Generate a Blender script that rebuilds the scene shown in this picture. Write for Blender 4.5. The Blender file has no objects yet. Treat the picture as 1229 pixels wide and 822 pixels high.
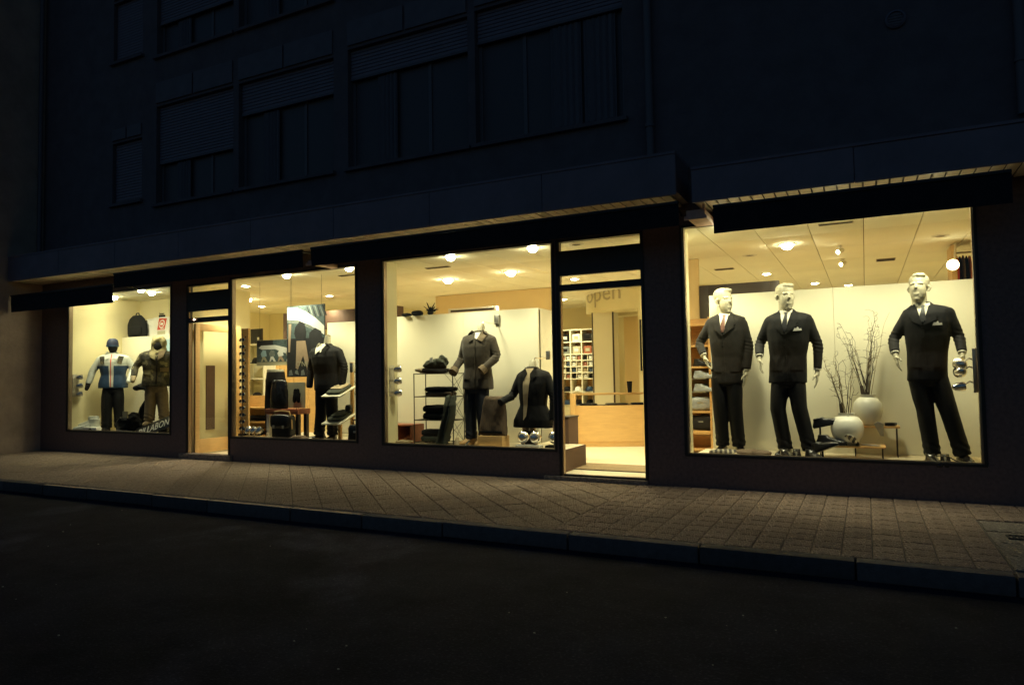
import bpy, bmesh, math, random
from mathutils import Vector, Matrix, noise
from mathutils.bvhtree import BVHTree

C = bpy.context.scene
COL = C.collection
PI = math.pi
R = math.radians
rnd = random.Random(7)

# ------------------------------------------------------------------ camera
cam_d = bpy.data.cameras.new("camera")
cam = bpy.data.objects.new("camera", cam_d)
COL.objects.link(cam)
C.camera = cam
cam_d.sensor_width = 36.0
cam_d.lens = 24.6
cam_d.clip_end = 1500
cam_d.clip_start = 0.05
yaw, pitch, roll = R(26.73), R(2.6276), R(-0.9544)
fw = Vector((-math.sin(yaw) * math.cos(pitch), math.cos(yaw) * math.cos(pitch), math.sin(pitch)))
rt = Vector((math.cos(yaw), math.sin(yaw), 0))
up = rt.cross(fw)
c_, s_ = math.cos(roll), math.sin(roll)
rx_, ux_ = rt * c_ + up * s_, -rt * s_ + up * c_
m3 = Matrix((rx_, ux_, -fw)).transposed()
cam.matrix_world = Matrix.Translation((0, -8.005, 1.30)) @ m3.to_4x4()

# ------------------------------------------------------------------ sky: late dusk, the sun is already down
W = bpy.data.worlds.new("World")
C.world = W
W.use_nodes = True
wn = W.node_tree
sky = wn.nodes.new("ShaderNodeTexSky")
sky.sky_type = 'NISHITA'
sky.sun_disc = False
sky.sun_elevation = R(2.0)
sky.sun_rotation = R(10)
sky.ozone_density = 3.6
sky.dust_density = 0.3
bg = wn.nodes["Background"]
bg.inputs[1].default_value = 0.082
wn.links.new(sky.outputs[0], bg.inputs[0])

C.render.engine = 'CYCLES'
C.cycles.use_denoising = True
C.cycles.max_bounces = 7
C.cycles.diffuse_bounces = 5
C.cycles.glossy_bounces = 3
C.cycles.transparent_max_bounces = 14
C.cycles.sample_clamp_indirect = 6.0
C.cycles.caustics_reflective = False
C.cycles.caustics_refractive = False
C.view_settings.view_transform = 'Standard'
C.view_settings.look = 'None'
C.view_settings.exposure = 0.0
C.view_settings.gamma = 1.0

# ------------------------------------------------------------------ materials
def mat(name, col, rough=0.6, metal=0.0, var=0.0, scale=6.0, bump=0.0, bscale=60.0, spec=0.5,
        sheen=0.0, rand=0.0, emit=None, estr=0.0, stretch=None, coat=0.0):
    m = bpy.data.materials.new(name)
    m.use_nodes = True
    nt = m.node_tree
    b = nt.nodes["Principled BSDF"]
    b.inputs["Base Color"].default_value = (*col, 1)
    b.inputs["Roughness"].default_value = rough
    b.inputs["Metallic"].default_value = metal
    b.inputs["Specular IOR Level"].default_value = spec
    if sheen:
        b.inputs["Sheen Weight"].default_value = sheen
    if coat:
        b.inputs["Coat Weight"].default_value = coat
    if emit:
        b.inputs["Emission Color"].default_value = (*emit, 1)
        b.inputs["Emission Strength"].default_value = estr
    tc = nt.nodes.new("ShaderNodeTexCoord")
    src = tc.outputs["Object"]
    if stretch:
        mp = nt.nodes.new("ShaderNodeMapping")
        mp.inputs["Scale"].default_value = stretch
        nt.links.new(src, mp.inputs[0])
        src = mp.outputs[0]
    last = None
    if var > 0:
        n = nt.nodes.new("ShaderNodeTexNoise")
        n.inputs["Scale"].default_value = scale
        n.inputs["Detail"].default_value = 6
        n.inputs["Roughness"].default_value = 0.65
        nt.links.new(src, n.inputs["Vector"])
        r = nt.nodes.new("ShaderNodeMapRange")
        r.inputs[1].default_value = 0.25
        r.inputs[2].default_value = 0.75
        r.inputs[3].default_value = 1 - var
        r.inputs[4].default_value = 1 + var
        nt.links.new(n.outputs[0], r.inputs[0])
        last = r.outputs[0]
    if rand > 0:
        oi = nt.nodes.new("ShaderNodeObjectInfo")
        r2 = nt.nodes.new("ShaderNodeMapRange")
        r2.inputs[3].default_value = 1 - rand
        r2.inputs[4].default_value = 1 + rand
        nt.links.new(oi.outputs["Random"], r2.inputs[0])
        if last is None:
            last = r2.outputs[0]
        else:
            mu = nt.nodes.new("ShaderNodeMath")
            mu.operation = 'MULTIPLY'
            nt.links.new(last, mu.inputs[0])
            nt.links.new(r2.outputs[0], mu.inputs[1])
            last = mu.outputs[0]
    if last is not None:
        mx = nt.nodes.new("ShaderNodeVectorMath")
        mx.operation = 'SCALE'
        mx.inputs[0].default_value = col
        nt.links.new(last, mx.inputs["Scale"])
        nt.links.new(mx.outputs[0], b.inputs["Base Color"])
    if bump > 0:
        n2 = nt.nodes.new("ShaderNodeTexNoise")
        n2.inputs["Scale"].default_value = bscale
        n2.inputs["Detail"].default_value = 4
        nt.links.new(src, n2.inputs["Vector"])
        bp = nt.nodes.new("ShaderNodeBump")
        bp.inputs["Strength"].default_value = bump
        bp.inputs["Distance"].default_value = 0.01
        nt.links.new(n2.outputs[0], bp.inputs["Height"])
        nt.links.new(bp.outputs[0], b.inputs["Normal"])
    return m

M = {}
M['asphalt'] = mat("asphalt", (.023, .0215, .031), .9, spec=.15, var=.55, scale=2.2, bump=.6, bscale=90)
def stains(m):
    nt = m.node_tree
    b = nt.nodes["Principled BSDF"]
    tc = [n for n in nt.nodes if n.type == 'TEX_COORD'][0]
    src = b.inputs["Base Color"].links[0].from_socket
    out = src
    for sc, lo, hi, gain in ((.75, .60, .66, 1.9), (55, .55, .75, 2.6), (.35, .50, .62, .62)):
        n = nt.nodes.new("ShaderNodeTexNoise")
        n.inputs["Scale"].default_value = sc
        n.inputs["Detail"].default_value = 5
        nt.links.new(tc.outputs["Object"], n.inputs["Vector"])
        r = nt.nodes.new("ShaderNodeMapRange")
        r.inputs[1].default_value, r.inputs[2].default_value = lo, hi
        r.inputs[3].default_value, r.inputs[4].default_value = 1.0, gain
        nt.links.new(n.outputs[0], r.inputs[0])
        v = nt.nodes.new("ShaderNodeVectorMath")
        v.operation = 'SCALE'
        nt.links.new(out, v.inputs[0])
        nt.links.new(r.outputs[0], v.inputs["Scale"])
        out = v.outputs[0]
    nt.links.new(out, b.inputs["Base Color"])
stains(M['asphalt'])
M['mortar'] = mat("mortar", (.15, .12, .10), .9, var=.3, scale=20)
def paving(name, col, rand):
    m = mat(name, col, .8, var=.52, scale=30, rand=rand, bump=0)
    nt = m.node_tree
    b = nt.nodes["Principled BSDF"]
    tc = [n for n in nt.nodes if n.type == 'TEX_COORD'][0]
    vo = nt.nodes.new("ShaderNodeTexVoronoi")
    vo.feature = 'DISTANCE_TO_EDGE'
    vo.inputs["Scale"].default_value = 42
    nt.links.new(tc.outputs["Object"], vo.inputs["Vector"])
    r = nt.nodes.new("ShaderNodeMapRange")
    r.inputs[1].default_value = 0.0
    r.inputs[2].default_value = 0.25
    nt.links.new(vo.outputs["Distance"], r.inputs[0])
    bp = nt.nodes.new("ShaderNodeBump")
    bp.inputs["Strength"].default_value = 1.0
    bp.inputs["Distance"].default_value = 0.012
    nt.links.new(r.outputs[0], bp.inputs["Height"])
    nt.links.new(bp.outputs[0], b.inputs["Normal"])
    return m
M['slab'] = paving("slab_concrete", (.37, .265, .20), .16)
M['slab_diag'] = paving("slab_diagonal", (.40, .295, .215), .12)
M['slab_light'] = paving("slab_light", (.36, .30, .24), .10)
M['kerb'] = mat("kerb_granite", (.105, .085, .078), .8, var=.3, scale=14, rand=.3, bump=.4, bscale=80)
M['kerb_light'] = mat("kerb_pale", (.66, .47, .32), .75, var=.2, scale=14, rand=.15, bump=.3, bscale=80)  # light on the kerb edges painted in as a pale warm colour
M['granite'] = mat("shop_granite", (.145, .098, .088), .55, var=.35, scale=26, bump=.12, bscale=140)
M['facade'] = mat("upper_render", (.150, .118, .122), .9, var=.22, scale=3, bump=.3, bscale=40)
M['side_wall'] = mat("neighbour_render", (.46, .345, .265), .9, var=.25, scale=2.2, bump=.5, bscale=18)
M['shutter'] = mat("shutter_slat", (.215, .175, .20), .6, var=.12, scale=5, rand=.1)
M['shutter_box'] = mat("shutter_box", (.165, .135, .145), .7, var=.15, scale=5)
M['dark_glass'] = mat("dark_window", (.105, .086, .088), .5, spec=.4)
M['curtain'] = mat("curtain", (.17, .15, .16), .9, var=.2, scale=9, stretch=(14, 1, 1))
M['black_alu'] = mat("black_aluminium", (.014, .013, .013), .42, metal=0.0, spec=.5)
M['edge_alu'] = mat("bronze_aluminium", (.33, .25, .17), .38, metal=.8)
M['rail'] = mat("iron_rail", (.05, .05, .05), .5, metal=.6)
M['pipe'] = mat("drain_pipe", (.16, .135, .14), .6)
M['fascia'] = mat("canopy_fascia", (.19, .155, .18), .6, var=.22, scale=2.4, bump=.15, bscale=14)
M['soffit'] = mat("soffit_board", (.80, .66, .50), .65, var=.2, scale=5, rand=.16, stretch=(1, 6, 1))
M['awning'] = mat("awning_canvas", (.010, .011, .014), .9, var=.3, scale=8, bump=.3, bscale=20)
M['bracket'] = mat("awning_bracket", (.55, .36, .28), .6, var=.2, scale=12)
M['wall_white'] = mat("white_partition", (.80, .75, .575), .85, var=.03, scale=1.2)
M['wall_cream'] = mat("cream_wall", (.78, .69, .41), .9, var=.05, scale=1.5)
M['wall_orange'] = mat("ochre_soffit", (.76, .57, .29), .9, var=.05, scale=1.5)
M['wall_brown'] = mat("brown_panel", (.09, .048, .030), .7, var=.2, scale=5)
M["ceil"] = mat("ceiling_panel", (.88, .83, .64), .9, var=.04, scale=2.0, rand=.025)
M['grid'] = mat("ceiling_gap", (.22, .14, .06), .9)
M['floor_shop'] = mat("pale_floor", (.76, .67, .48), .38, var=.08, scale=3)
M['floor_disp'] = mat("display_floor", (.70, .60, .42), .6, var=.1, scale=5)
M['wood'] = mat("beech_wood", (.58, .34, .12), .5, var=.22, scale=5, stretch=(1.5, 9, 9))
M['wood_desk'] = mat("desk_veneer", (.66, .42, .17), .45, var=.12, scale=4, stretch=(1, 1, 9))
M['wood_red'] = mat("red_wood", (.33, .10, .045), .5, var=.25, scale=6, stretch=(1, 6, 6))
M['wood_dark'] = mat("dark_wood", (.03, .018, .012), .45, var=.3, scale=6)
M['chrome'] = mat("chrome", (.86, .84, .80), .22, metal=1.0)
M['steel'] = mat("brushed_steel", (.55, .52, .46), .35, metal=1.0)
M['wire'] = mat("dark_wire", (.05, .04, .03), .4, metal=.7)
M['lens'] = mat("lamp_lens", (.05, .045, .04), .1)
M['mask'] = mat("mannequin_skin", (.46, .42, .30), .55, var=.05, scale=7)
M['mask_shade'] = mat("mannequin_hair", (.80, .77, .66), .6, var=.06, scale=30)
M['black_cloth'] = mat("black_suiting", (.0042, .0040, .0050), .74, sheen=.03, var=.3, scale=14, spec=.24, bump=.35, bscale=9)
M['navy_cloth'] = mat("navy_suiting", (.0048, .0044, .0062), .74, sheen=.03, var=.3, scale=14, spec=.24, bump=.35, bscale=9)
M['grey_cloth'] = mat("charcoal_suiting", (.017, .0145, .0130), .9, sheen=.06, var=.25, scale=60, spec=.25, stretch=(5, 5, .4))
M['coat_grey'] = mat("taupe_wool", (.050, .038, .025), .9, var=.35, scale=22, sheen=.2, bump=.3, bscale=120)
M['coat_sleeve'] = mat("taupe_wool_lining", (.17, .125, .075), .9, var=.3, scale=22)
M['denim_dark'] = mat("dark_denim", (.008, .011, .020), .85, var=.3, scale=25)
M['khaki'] = mat("khaki_hood", (.26, .22, .11), .9, var=.4, scale=12)
M['brown_trou'] = mat("brown_cotton", (.16, .115, .065), .9, var=.3, scale=9, bump=.2, bscale=50)
M['camo'] = mat("camouflage", (.22, .19, .10), .9)
M['jacket_blue'] = mat("blue_nylon", (.016, .048, .105), .5, var=.25, scale=8)
M['jacket_white'] = mat("pale_nylon", (.55, .57, .50), .5, var=.12, scale=8)
M['cap_blue'] = mat("cap_blue", (.012, .020, .055), .7, var=.2, scale=12)
M['black'] = mat("black_matter", (.006, .006, .0065), .8, spec=.2, var=.3, scale=20)
M['leather'] = mat("black_leather", (.010, .009, .009), .28, var=.3, scale=18, bump=.2, bscale=90)
M['shoe'] = mat("shoe_leather", (.012, .010, .009), .18, coat=.4)
M['tan_shoe'] = mat("tan_leather", (.42, .25, .09), .5, var=.2, scale=14)
M['shirt'] = mat("white_shirt", (.78, .74, .62), .85, var=.05, scale=12)
M['tie_dark'] = mat("dark_tie", (.012, .012, .016), .5, var=.4, scale=60)
M['tie_pattern'] = mat("tie_pattern", (.16, .07, .05), .5, var=.8, scale=34)
M['green_cloth'] = mat("green_knit", (.045, .05, .036), .95, var=.35, scale=18, bump=.4, bscale=110)
M['black_knit'] = mat("black_knit", (.007, .007, .0075), .95, spec=.2, var=.35, scale=18, bump=.4, bscale=110)
M['sweater'] = mat("brown_corduroy", (.13, .088, .055), .95, var=.35, scale=10, bump=.5, bscale=70, stretch=(9, 9, 1))
M['beige_cloth'] = mat("beige_cloth", (.42, .33, .20), .9, var=.15, scale=12)
M['ceramic'] = mat("white_ceramic", (.80, .77, .66), .35, var=.03, scale=6)
M['twig'] = mat("dark_twig", (.045, .030, .018), .8, var=.3, scale=20)
M['twig_pale'] = mat("pale_twig", (.28, .21, .10), .8, var=.3, scale=20)
M['brown_jar'] = mat("jar_brown", (.34, .20, .09), .4, var=.25, scale=20)
M['card'] = mat("card_beige", (.46, .42, .27), .8, var=.06, scale=4)
M['red'] = mat("red_print", (.62, .065, .025), .6)
M['paper'] = mat("white_paper", (.80, .78, .70), .8)
M['blue_pale'] = mat("pale_blue_print", (.36, .52, .58), .7, var=.15, scale=6)
M['grey_print'] = mat("grey_print", (.20, .22, .20), .7, var=.4, scale=14)
M['teal_print'] = mat("teal_print", (.07, .10, .10), .7, var=.7, scale=16)
M['dark_print'] = mat("dark_print", (.018, .018, .02), .7, var=.4, scale=10)
M['tan_print'] = mat("tan_print", (.42, .30, .19), .7, var=.15, scale=10)
M['silver_cloth'] = mat("silver_shoe", (.30, .32, .33), .4, var=.3, scale=12)
M['mat_brown'] = mat("doormat", (.30, .21, .11), .98, var=.25, scale=40, bump=.5, bscale=150)
M['litter'] = mat("litter", (.3, .3, .29), .8)
M['vent'] = mat("vent_metal", (.30, .23, .12), .6)
M['vent_dark'] = mat("vent_dark", (.05, .035, .02), .8)
M['trim'] = mat("lamp_trim", (.72, .66, .5), .4)
M['sign_text'] = mat("faint_letter", (.035, .033, .032), .5)
M['letter'] = mat("grey_letter", (.46, .39, .24), .6)
LAMP_COL = (1.0, .94, .625)
M['lamp'] = mat("lamp_glow", (1, .95, .8), .5, emit=LAMP_COL, estr=95)
M['lamp_far'] = mat("lamp_glow_far", (1, .95, .8), .5, emit=LAMP_COL, estr=95)
M['lamp_spot'] = mat("lamp_glow_spot", (1, .95, .8), .5, emit=LAMP_COL, estr=40)

def glass(name, refl):
    m = bpy.data.materials.new(name)
    m.use_nodes = True
    nt = m.node_tree
    nt.nodes.remove(nt.nodes["Principled BSDF"])
    out = nt.nodes["Material Output"]
    tr = nt.nodes.new("ShaderNodeBsdfTransparent")
    tr.inputs[0].default_value = (.95, .965, .94, 1)
    gl = nt.nodes.new("ShaderNodeBsdfGlossy")
    gl.inputs["Roughness"].default_value = 0.02
    lw = nt.nodes.new("ShaderNodeLayerWeight")     # Schlick: facing^5, the same from both sides of the pane
    lw.inputs[0].default_value = 0.5
    pw = nt.nodes.new("ShaderNodeMath")
    pw.operation = 'POWER'
    pw.inputs[1].default_value = 5.0
    nt.links.new(lw.outputs["Facing"], pw.inputs[0])
    fr = nt.nodes.new("ShaderNodeMath")
    fr.operation = 'MULTIPLY_ADD'
    fr.inputs[1].default_value = 0.8
    fr.inputs[2].default_value = refl
    nt.links.new(pw.outputs[0], fr.inputs[0])
    mx = nt.nodes.new("ShaderNodeMixShader")
    nt.links.new(fr.outputs[0], mx.inputs[0])
    nt.links.new(tr.outputs[0], mx.inputs[1])
    nt.links.new(gl.outputs[0], mx.inputs[2])
    nt.links.new(mx.outputs[0], out.inputs[0])
    return m
M['glass'] = glass("window_glass", .025)

# camouflage / hood jacket pattern
def add_blotches(m, c2, c3, scale):
    nt = m.node_tree
    b = nt.nodes["Principled BSDF"]
    tc = [n for n in nt.nodes if n.type == 'TEX_COORD'][0]
    n = nt.nodes.new("ShaderNodeTexNoise")
    n.inputs["Scale"].default_value = scale
    n.inputs["Detail"].default_value = 2
    nt.links.new(tc.outputs["Object"], n.inputs["Vector"])
    cr = nt.nodes.new("ShaderNodeValToRGB")
    cr.color_ramp.interpolation = 'CONSTANT'
    e = cr.color_ramp.elements
    e[0].position = 0
    e[0].color = (*c2, 1)
    e[1].position = .47
    e[1].color = (*c3, 1)
    k = e.new(.62)
    k.color = (*b.inputs["Base Color"].default_value[:3], 1)
    nt.links.new(n.outputs[0], cr.inputs[0])
    nt.links.new(cr.outputs[0], b.inputs["Base Color"])
add_blotches(M['camo'], (.022, .021, .014), (.06, .052, .03), 9)
def add_stripes(m, c2, sc, ax='X'):
    nt = m.node_tree
    b = nt.nodes["Principled BSDF"]
    tc = [n for n in nt.nodes if n.type == 'TEX_COORD'][0]
    w = nt.nodes.new("ShaderNodeTexWave")
    w.bands_direction = ax
    w.inputs["Scale"].default_value = sc
    nt.links.new(tc.outputs["Object"], w.inputs["Vector"])
    cr = nt.nodes.new("ShaderNodeValToRGB")
    cr.color_ramp.interpolation = 'CONSTANT'
    cr.color_ramp.elements[0].color = b.inputs["Base Color"].default_value
    cr.color_ramp.elements[1].color = (*c2, 1)
    cr.color_ramp.elements[1].position = .6
    nt.links.new(w.outputs[0], cr.inputs[0])
    nt.links.new(cr.outputs[0], b.inputs["Base Color"])
M['tie_stripe'] = mat("striped_tie", (.015, .015, .02), .5)
add_stripes(M['tie_stripe'], (.55, .5, .38), 9, 'DIAGONAL')
M['scarf'] = mat("striped_scarf", (.04, .032, .025), .9)
add_stripes(M['scarf'], (.30, .26, .19), 6, 'X')

# ------------------------------------------------------------------ object helpers
def link(name, me, m=None, parent=None, loc=(0, 0, 0), rot=(0, 0, 0)):
    o = bpy.data.objects.new(name, me)
    COL.objects.link(o)
    if m is not None and me is not None:
        ms = m if isinstance(m, (list, tuple)) else [m]
        if len(me.materials) == 0:
            for x in ms:
                me.materials.append(x)
        if len(ms) == 1 and me.materials[0] != ms[0]:      # shared mesh, own material
            o.material_slots[0].link = 'OBJECT'
            o.material_slots[0].material = ms[0]
    o.parent = parent
    o.location = loc
    o.rotation_euler = rot
    return o

def tag(o, label=None, cat=None, group=None, kind=None):
    if label:
        o['label'] = label
    if cat:
        o['category'] = cat
    if group:
        o['group'] = group
    if kind:
        o['kind'] = kind
    return o

def thing(name, label, cat, loc=(0, 0, 0), rotz=0.0, group=None):
    o = bpy.data.objects.new(name, None)
    o.empty_display_size = .1
    COL.objects.link(o)
    o.location = loc
    o.rotation_euler = (0, 0, rotz)
    return tag(o, label, cat, group)

def copy_tree(o, parent=None):
    c = o.copy()
    COL.objects.link(c)
    c.parent = parent
    for ch in list(o.children):
        copy_tree(ch, c)
    return c

class MB:
    def __init__(s):
        s.v, s.f, s.mi = [], [], []
        s.cur = 0
    def add(s, vs, fs):
        b = len(s.v)
        s.v += [tuple(p) for p in vs]
        s.f += [tuple(i + b for i in f) for f in fs]
        s.mi += [s.cur] * len(fs)
        return s
    def box(s, x0, x1, y0, y1, z0, z1):
        return s.add([(x0, y0, z0), (x1, y0, z0), (x1, y1, z0), (x0, y1, z0), (x0, y0, z1), (x1, y0, z1), (x1, y1, z1), (x0, y1, z1)],
                     [(3, 2, 1, 0), (4, 5, 6, 7), (0, 1, 5, 4), (1, 2, 6, 5), (2, 3, 7, 6), (3, 0, 4, 7)])
    def tube(s, pts, rad, n=10, ell=1.0, caps=True):
        pts = [Vector(p) for p in pts]
        if not isinstance(rad, (list, tuple)):
            rad = [rad] * len(pts)
        vs, fs = [], []
        prev = None
        for i, p in enumerate(pts):
            t = (pts[min(i + 1, len(pts) - 1)] - pts[max(i - 1, 0)])
            if t.length < 1e-9:
                t = Vector((0, 0, 1))
            t.normalize()
            if prev is None:
                a = t.cross(Vector((0, 1, 0)) if abs(t.y) < .9 else Vector((1, 0, 0)))
            else:
                a = prev - t * prev.dot(t)
            a.normalize()
            prev = a
            b = t.cross(a)
            for k in range(n):
                an = 2 * PI * k / n
                vs.append(p + a * math.cos(an) * rad[i] + b * math.sin(an) * rad[i] * ell)
        L = len(pts)
        for i in range(L - 1):
            for k in range(n):
                k2 = (k + 1) % n
                fs.append((i * n + k, i * n + k2, (i + 1) * n + k2, (i + 1) * n + k))
        if caps:
            fs.append(tuple(range(n - 1, -1, -1)))
            fs.append(tuple((L - 1) * n + k for k in range(n)))
        return s.add(vs, fs)
    def capsule(s, p0, p1, r0, r1, n=10):
        p0, p1 = Vector(p0), Vector(p1)
        d = (p1 - p0)
        d.normalize()
        pts, rr = [], []
        for a in (-90, -60, -30):
            pts.append(p0 + d * r0 * math.sin(R(a)))
            rr.append(max(r0 * math.cos(R(a)), .0005))
        pts.append(p0); rr.append(r0)
        pts.append(p1); rr.append(r1)
        for a in (30, 60, 90):
            pts.append(p1 + d * r1 * math.sin(R(a)))
            rr.append(max(r1 * math.cos(R(a)), .0005))
        return s.tube(pts, rr, n)
    def loft(s, rings, n=24, ex=2.0, caps=True):
        vs, fs = [], []
        for (cx, cy, cz, rx, ry) in rings:
            for k in range(n):
                a = 2 * PI * k / n
                ca, sa = math.cos(a), math.sin(a)
                vs.append((cx + rx * math.copysign(abs(ca) ** (2 / ex), ca), cy + ry * math.copysign(abs(sa) ** (2 / ex), sa), cz))
        L = len(rings)
        for i in range(L - 1):
            for k in range(n):
                k2 = (k + 1) % n
                fs.append((i * n + k, i * n + k2, (i + 1) * n + k2, (i + 1) * n + k))
        if caps:
            fs.append(tuple(range(n - 1, -1, -1)))
            fs.append(tuple((L - 1) * n + k for k in range(n)))
        return s.add(vs, fs)
    def lathe(s, prof, n=24, c=(0, 0, 0), axis=None):
        b = len(s.v)
        s.loft([(0, 0, z, max(r, .0004), max(r, .0004)) for r, z in prof], n)
        q = Vector(axis).normalized().to_track_quat('Z', 'Y').to_matrix() if axis else Matrix.Identity(3)
        for i in range(b, len(s.v)):
            s.v[i] = tuple(q @ Vector(s.v[i]) + Vector(c))
        return s
    def soft(s, c, sz, ex=3.5, nz=.0, nf=6.0, seed=0, nu=22, nv=12, rot=0.0):
        vs, fs = [], []
        for j in range(nv + 1):
            ph = -PI / 2 + PI * j / nv
            cp, sp = math.cos(ph), math.sin(ph)
            e = 2 / ex
            wz = math.copysign(abs(sp) ** e, sp)
            wr = abs(cp) ** e
            for k in range(nu):
                a = 2 * PI * k / nu
                ca, sa = math.cos(a), math.sin(a)
                p = Vector((wr * math.copysign(abs(ca) ** e, ca), wr * math.copysign(abs(sa) ** e, sa), wz))
                d = 1 + nz * noise.noise(Vector((p.x * sz[0], p.y * sz[1], p.z * sz[2])) * nf + Vector((seed * 3.1, seed, 0)))
                x, y, z = p.x * sz[0] / 2 * d, p.y * sz[1] / 2 * d, p.z * sz[2] / 2 * d
                vs.append((c[0] + x * math.cos(rot) - y * math.sin(rot), c[1] + x * math.sin(rot) + y * math.cos(rot), c[2] + z))
        for j in range(nv):
            for k in range(nu):
                k2 = (k + 1) % nu
                fs.append((j * nu + k, j * nu + k2, (j + 1) * nu + k2, (j + 1) * nu + k))
        return s.add(vs, fs)
    def poly(s, pts):
        return s.add(pts, [tuple(range(len(pts)))])
    def mesh(s, name, smooth=True, bevel=0.0, ang=40, weld=True):
        bm = bmesh.new()
        vs = [bm.verts.new(p) for p in s.v]
        for f, mi in zip(s.f, s.mi):
            try:
                fa = bm.faces.new([vs[i] for i in f])
                fa.material_index = mi
            except ValueError:
                pass
        if weld:
            bmesh.ops.remove_doubles(bm, verts=bm.verts, dist=1e-6)
        bmesh.ops.recalc_face_normals(bm, faces=bm.faces) if weld else None
        if bevel:
            bmesh.ops.bevel(bm, geom=[e for e in bm.edges if len(e.link_faces) == 2 and e.calc_face_angle(0) > .6], offset=bevel, segments=2, affect='EDGES', profile=.6)
        me = bpy.data.meshes.new(name)
        bm.to_mesh(me)
        bm.free()
        if smooth:
            me.shade_smooth()
            me.set_sharp_from_angle(angle=R(ang))
        return me
    def build(s, name, m, parent=None, smooth=True, bevel=0.0, loc=(0, 0, 0), rot=(0, 0, 0), ang=40, weld=True):
        return link(name, s.mesh(name, smooth, bevel, ang, weld), m, parent, loc, rot)
    def remesh(s, name, voxel, sm=4, fold=None):
        """union of everything collected, as one continuous skin"""
        me0 = s.mesh(name + "_src", smooth=False, weld=False)
        o = bpy.data.objects.new("tmp", me0)
        COL.objects.link(o)
        md = o.modifiers.new("r", 'REMESH')
        md.mode = 'VOXEL'
        md.voxel_size = voxel
        ms = o.modifiers.new("s", 'SMOOTH')
        ms.iterations = sm
        ms.factor = .5
        dg = bpy.context.evaluated_depsgraph_get()
        dg.update()
        me = bpy.data.meshes.new_from_object(o.evaluated_get(dg))
        bpy.data.objects.remove(o)
        bpy.data.meshes.remove(me0)
        me.name = name
        me.materials.clear()
        if fold:
            ns = [v.normal.copy() for v in me.vertices]
            for v, n in zip(me.vertices, ns):
                v.co = v.co + n * fold(v.co)
        me.shade_smooth()
        return me

def box(name, m, b, parent=None, bevel=0.0):
    return MB().box(*b).build(name, m, parent, smooth=bevel > 0, bevel=bevel)

def struct(o):
    o['kind'] = 'structure'
    return o

def drape(name, poly, target, m, parent, off=.004, th=.003, grid=.02, src=-1.0):
    """lay a flat outline (x,z) on the front of a body mesh"""
    bvh = BVHTree.FromPolygons([v.co for v in target.vertices], [p.vertices for p in target.polygons])
    bm = bmesh.new()
    bm.faces.new([bm.verts.new((x, 0, z)) for x, z in poly])
    xs = [p[0] for p in poly]
    zs = [p[1] for p in poly]
    for lo, hi, ax in ((min(xs), max(xs), 0), (min(zs), max(zs), 2)):
        t = lo + grid
        while t < hi - .002:
            co = [0, 0, 0]; no = [0, 0, 0]
            co[ax] = t; no[ax] = 1
            bmesh.ops.bisect_plane(bm, geom=bm.verts[:] + bm.edges[:] + bm.faces[:], plane_co=co, plane_no=no)
            t += grid
    bmesh.ops.triangulate(bm, faces=bm.faces)
    last = -.1
    for v in bm.verts:
        h = bvh.ray_cast(Vector((v.co.x, src, v.co.z)), Vector((0, 1, 0)))
        if h[0] is None:
            h = bvh.find_nearest(Vector((v.co.x, -.12, v.co.z)))
        v.co.y = h[0].y - off
    ret = bmesh.ops.extrude_face_region(bm, geom=bm.faces[:])
    for g in ret['geom']:
        if isinstance(g, bmesh.types.BMVert):
            g.co.y -= th
    bmesh.ops.recalc_face_normals(bm, faces=bm.faces)
    me = bpy.data.meshes.new(name)
    bm.to_mesh(me)
    bm.free()
    me.shade_smooth()
    me.set_sharp_from_angle(angle=R(50))
    return link(name, me, m, parent)

def text_mesh(s, size, depth=.002, align='CENTER'):
    cu = bpy.data.curves.new("t", 'FONT')
    cu.body = s
    cu.size = size
    cu.extrude = depth
    cu.align_x = align
    cu.resolution_u = 2
    o = bpy.data.objects.new("t", cu)
    COL.objects.link(o)
    dg = bpy.context.evaluated_depsgraph_get()
    dg.update()
    me = bpy.data.meshes.new_from_object(o.evaluated_get(dg))
    bpy.data.objects.remove(o)
    return me

# ================================================================== STREET
road = struct(MB().add([(-400, -400, -.13), (400, -400, -.13), (400, 400, -.13), (-400, 400, -.13)], [(0, 1, 2, 3)]).build("road", M['asphalt'], smooth=False))
pave = struct(box("pavement", M['mortar'], (-14.3, 9.0, -2.56, .05, -.14, -.014)))
pave2 = struct(box("pavement", M['mortar'], (-40.0, -14.3, -2.56, -1.21, -.14, -.004)))

def clip(poly, x0, x1, y0, y1):
    for ax, lim, sg in ((0, x0, 1), (0, x1, -1), (1, y0, 1), (1, y1, -1)):
        out = []
        for i in range(len(poly)):
            a, b = poly[i], poly[(i + 1) % len(poly)]
            ia, ib = sg * (a[ax] - lim) >= 0, sg * (b[ax] - lim) >= 0
            if ia:
                out.append(a)
            if ia != ib:
                t = (lim - a[ax]) / (b[ax] - a[ax])
                out.append((a[0] + t * (b[0] - a[0]), a[1] + t * (b[1] - a[1])))
        poly = out
        if len(poly) < 3:
            return []
    return poly

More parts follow.
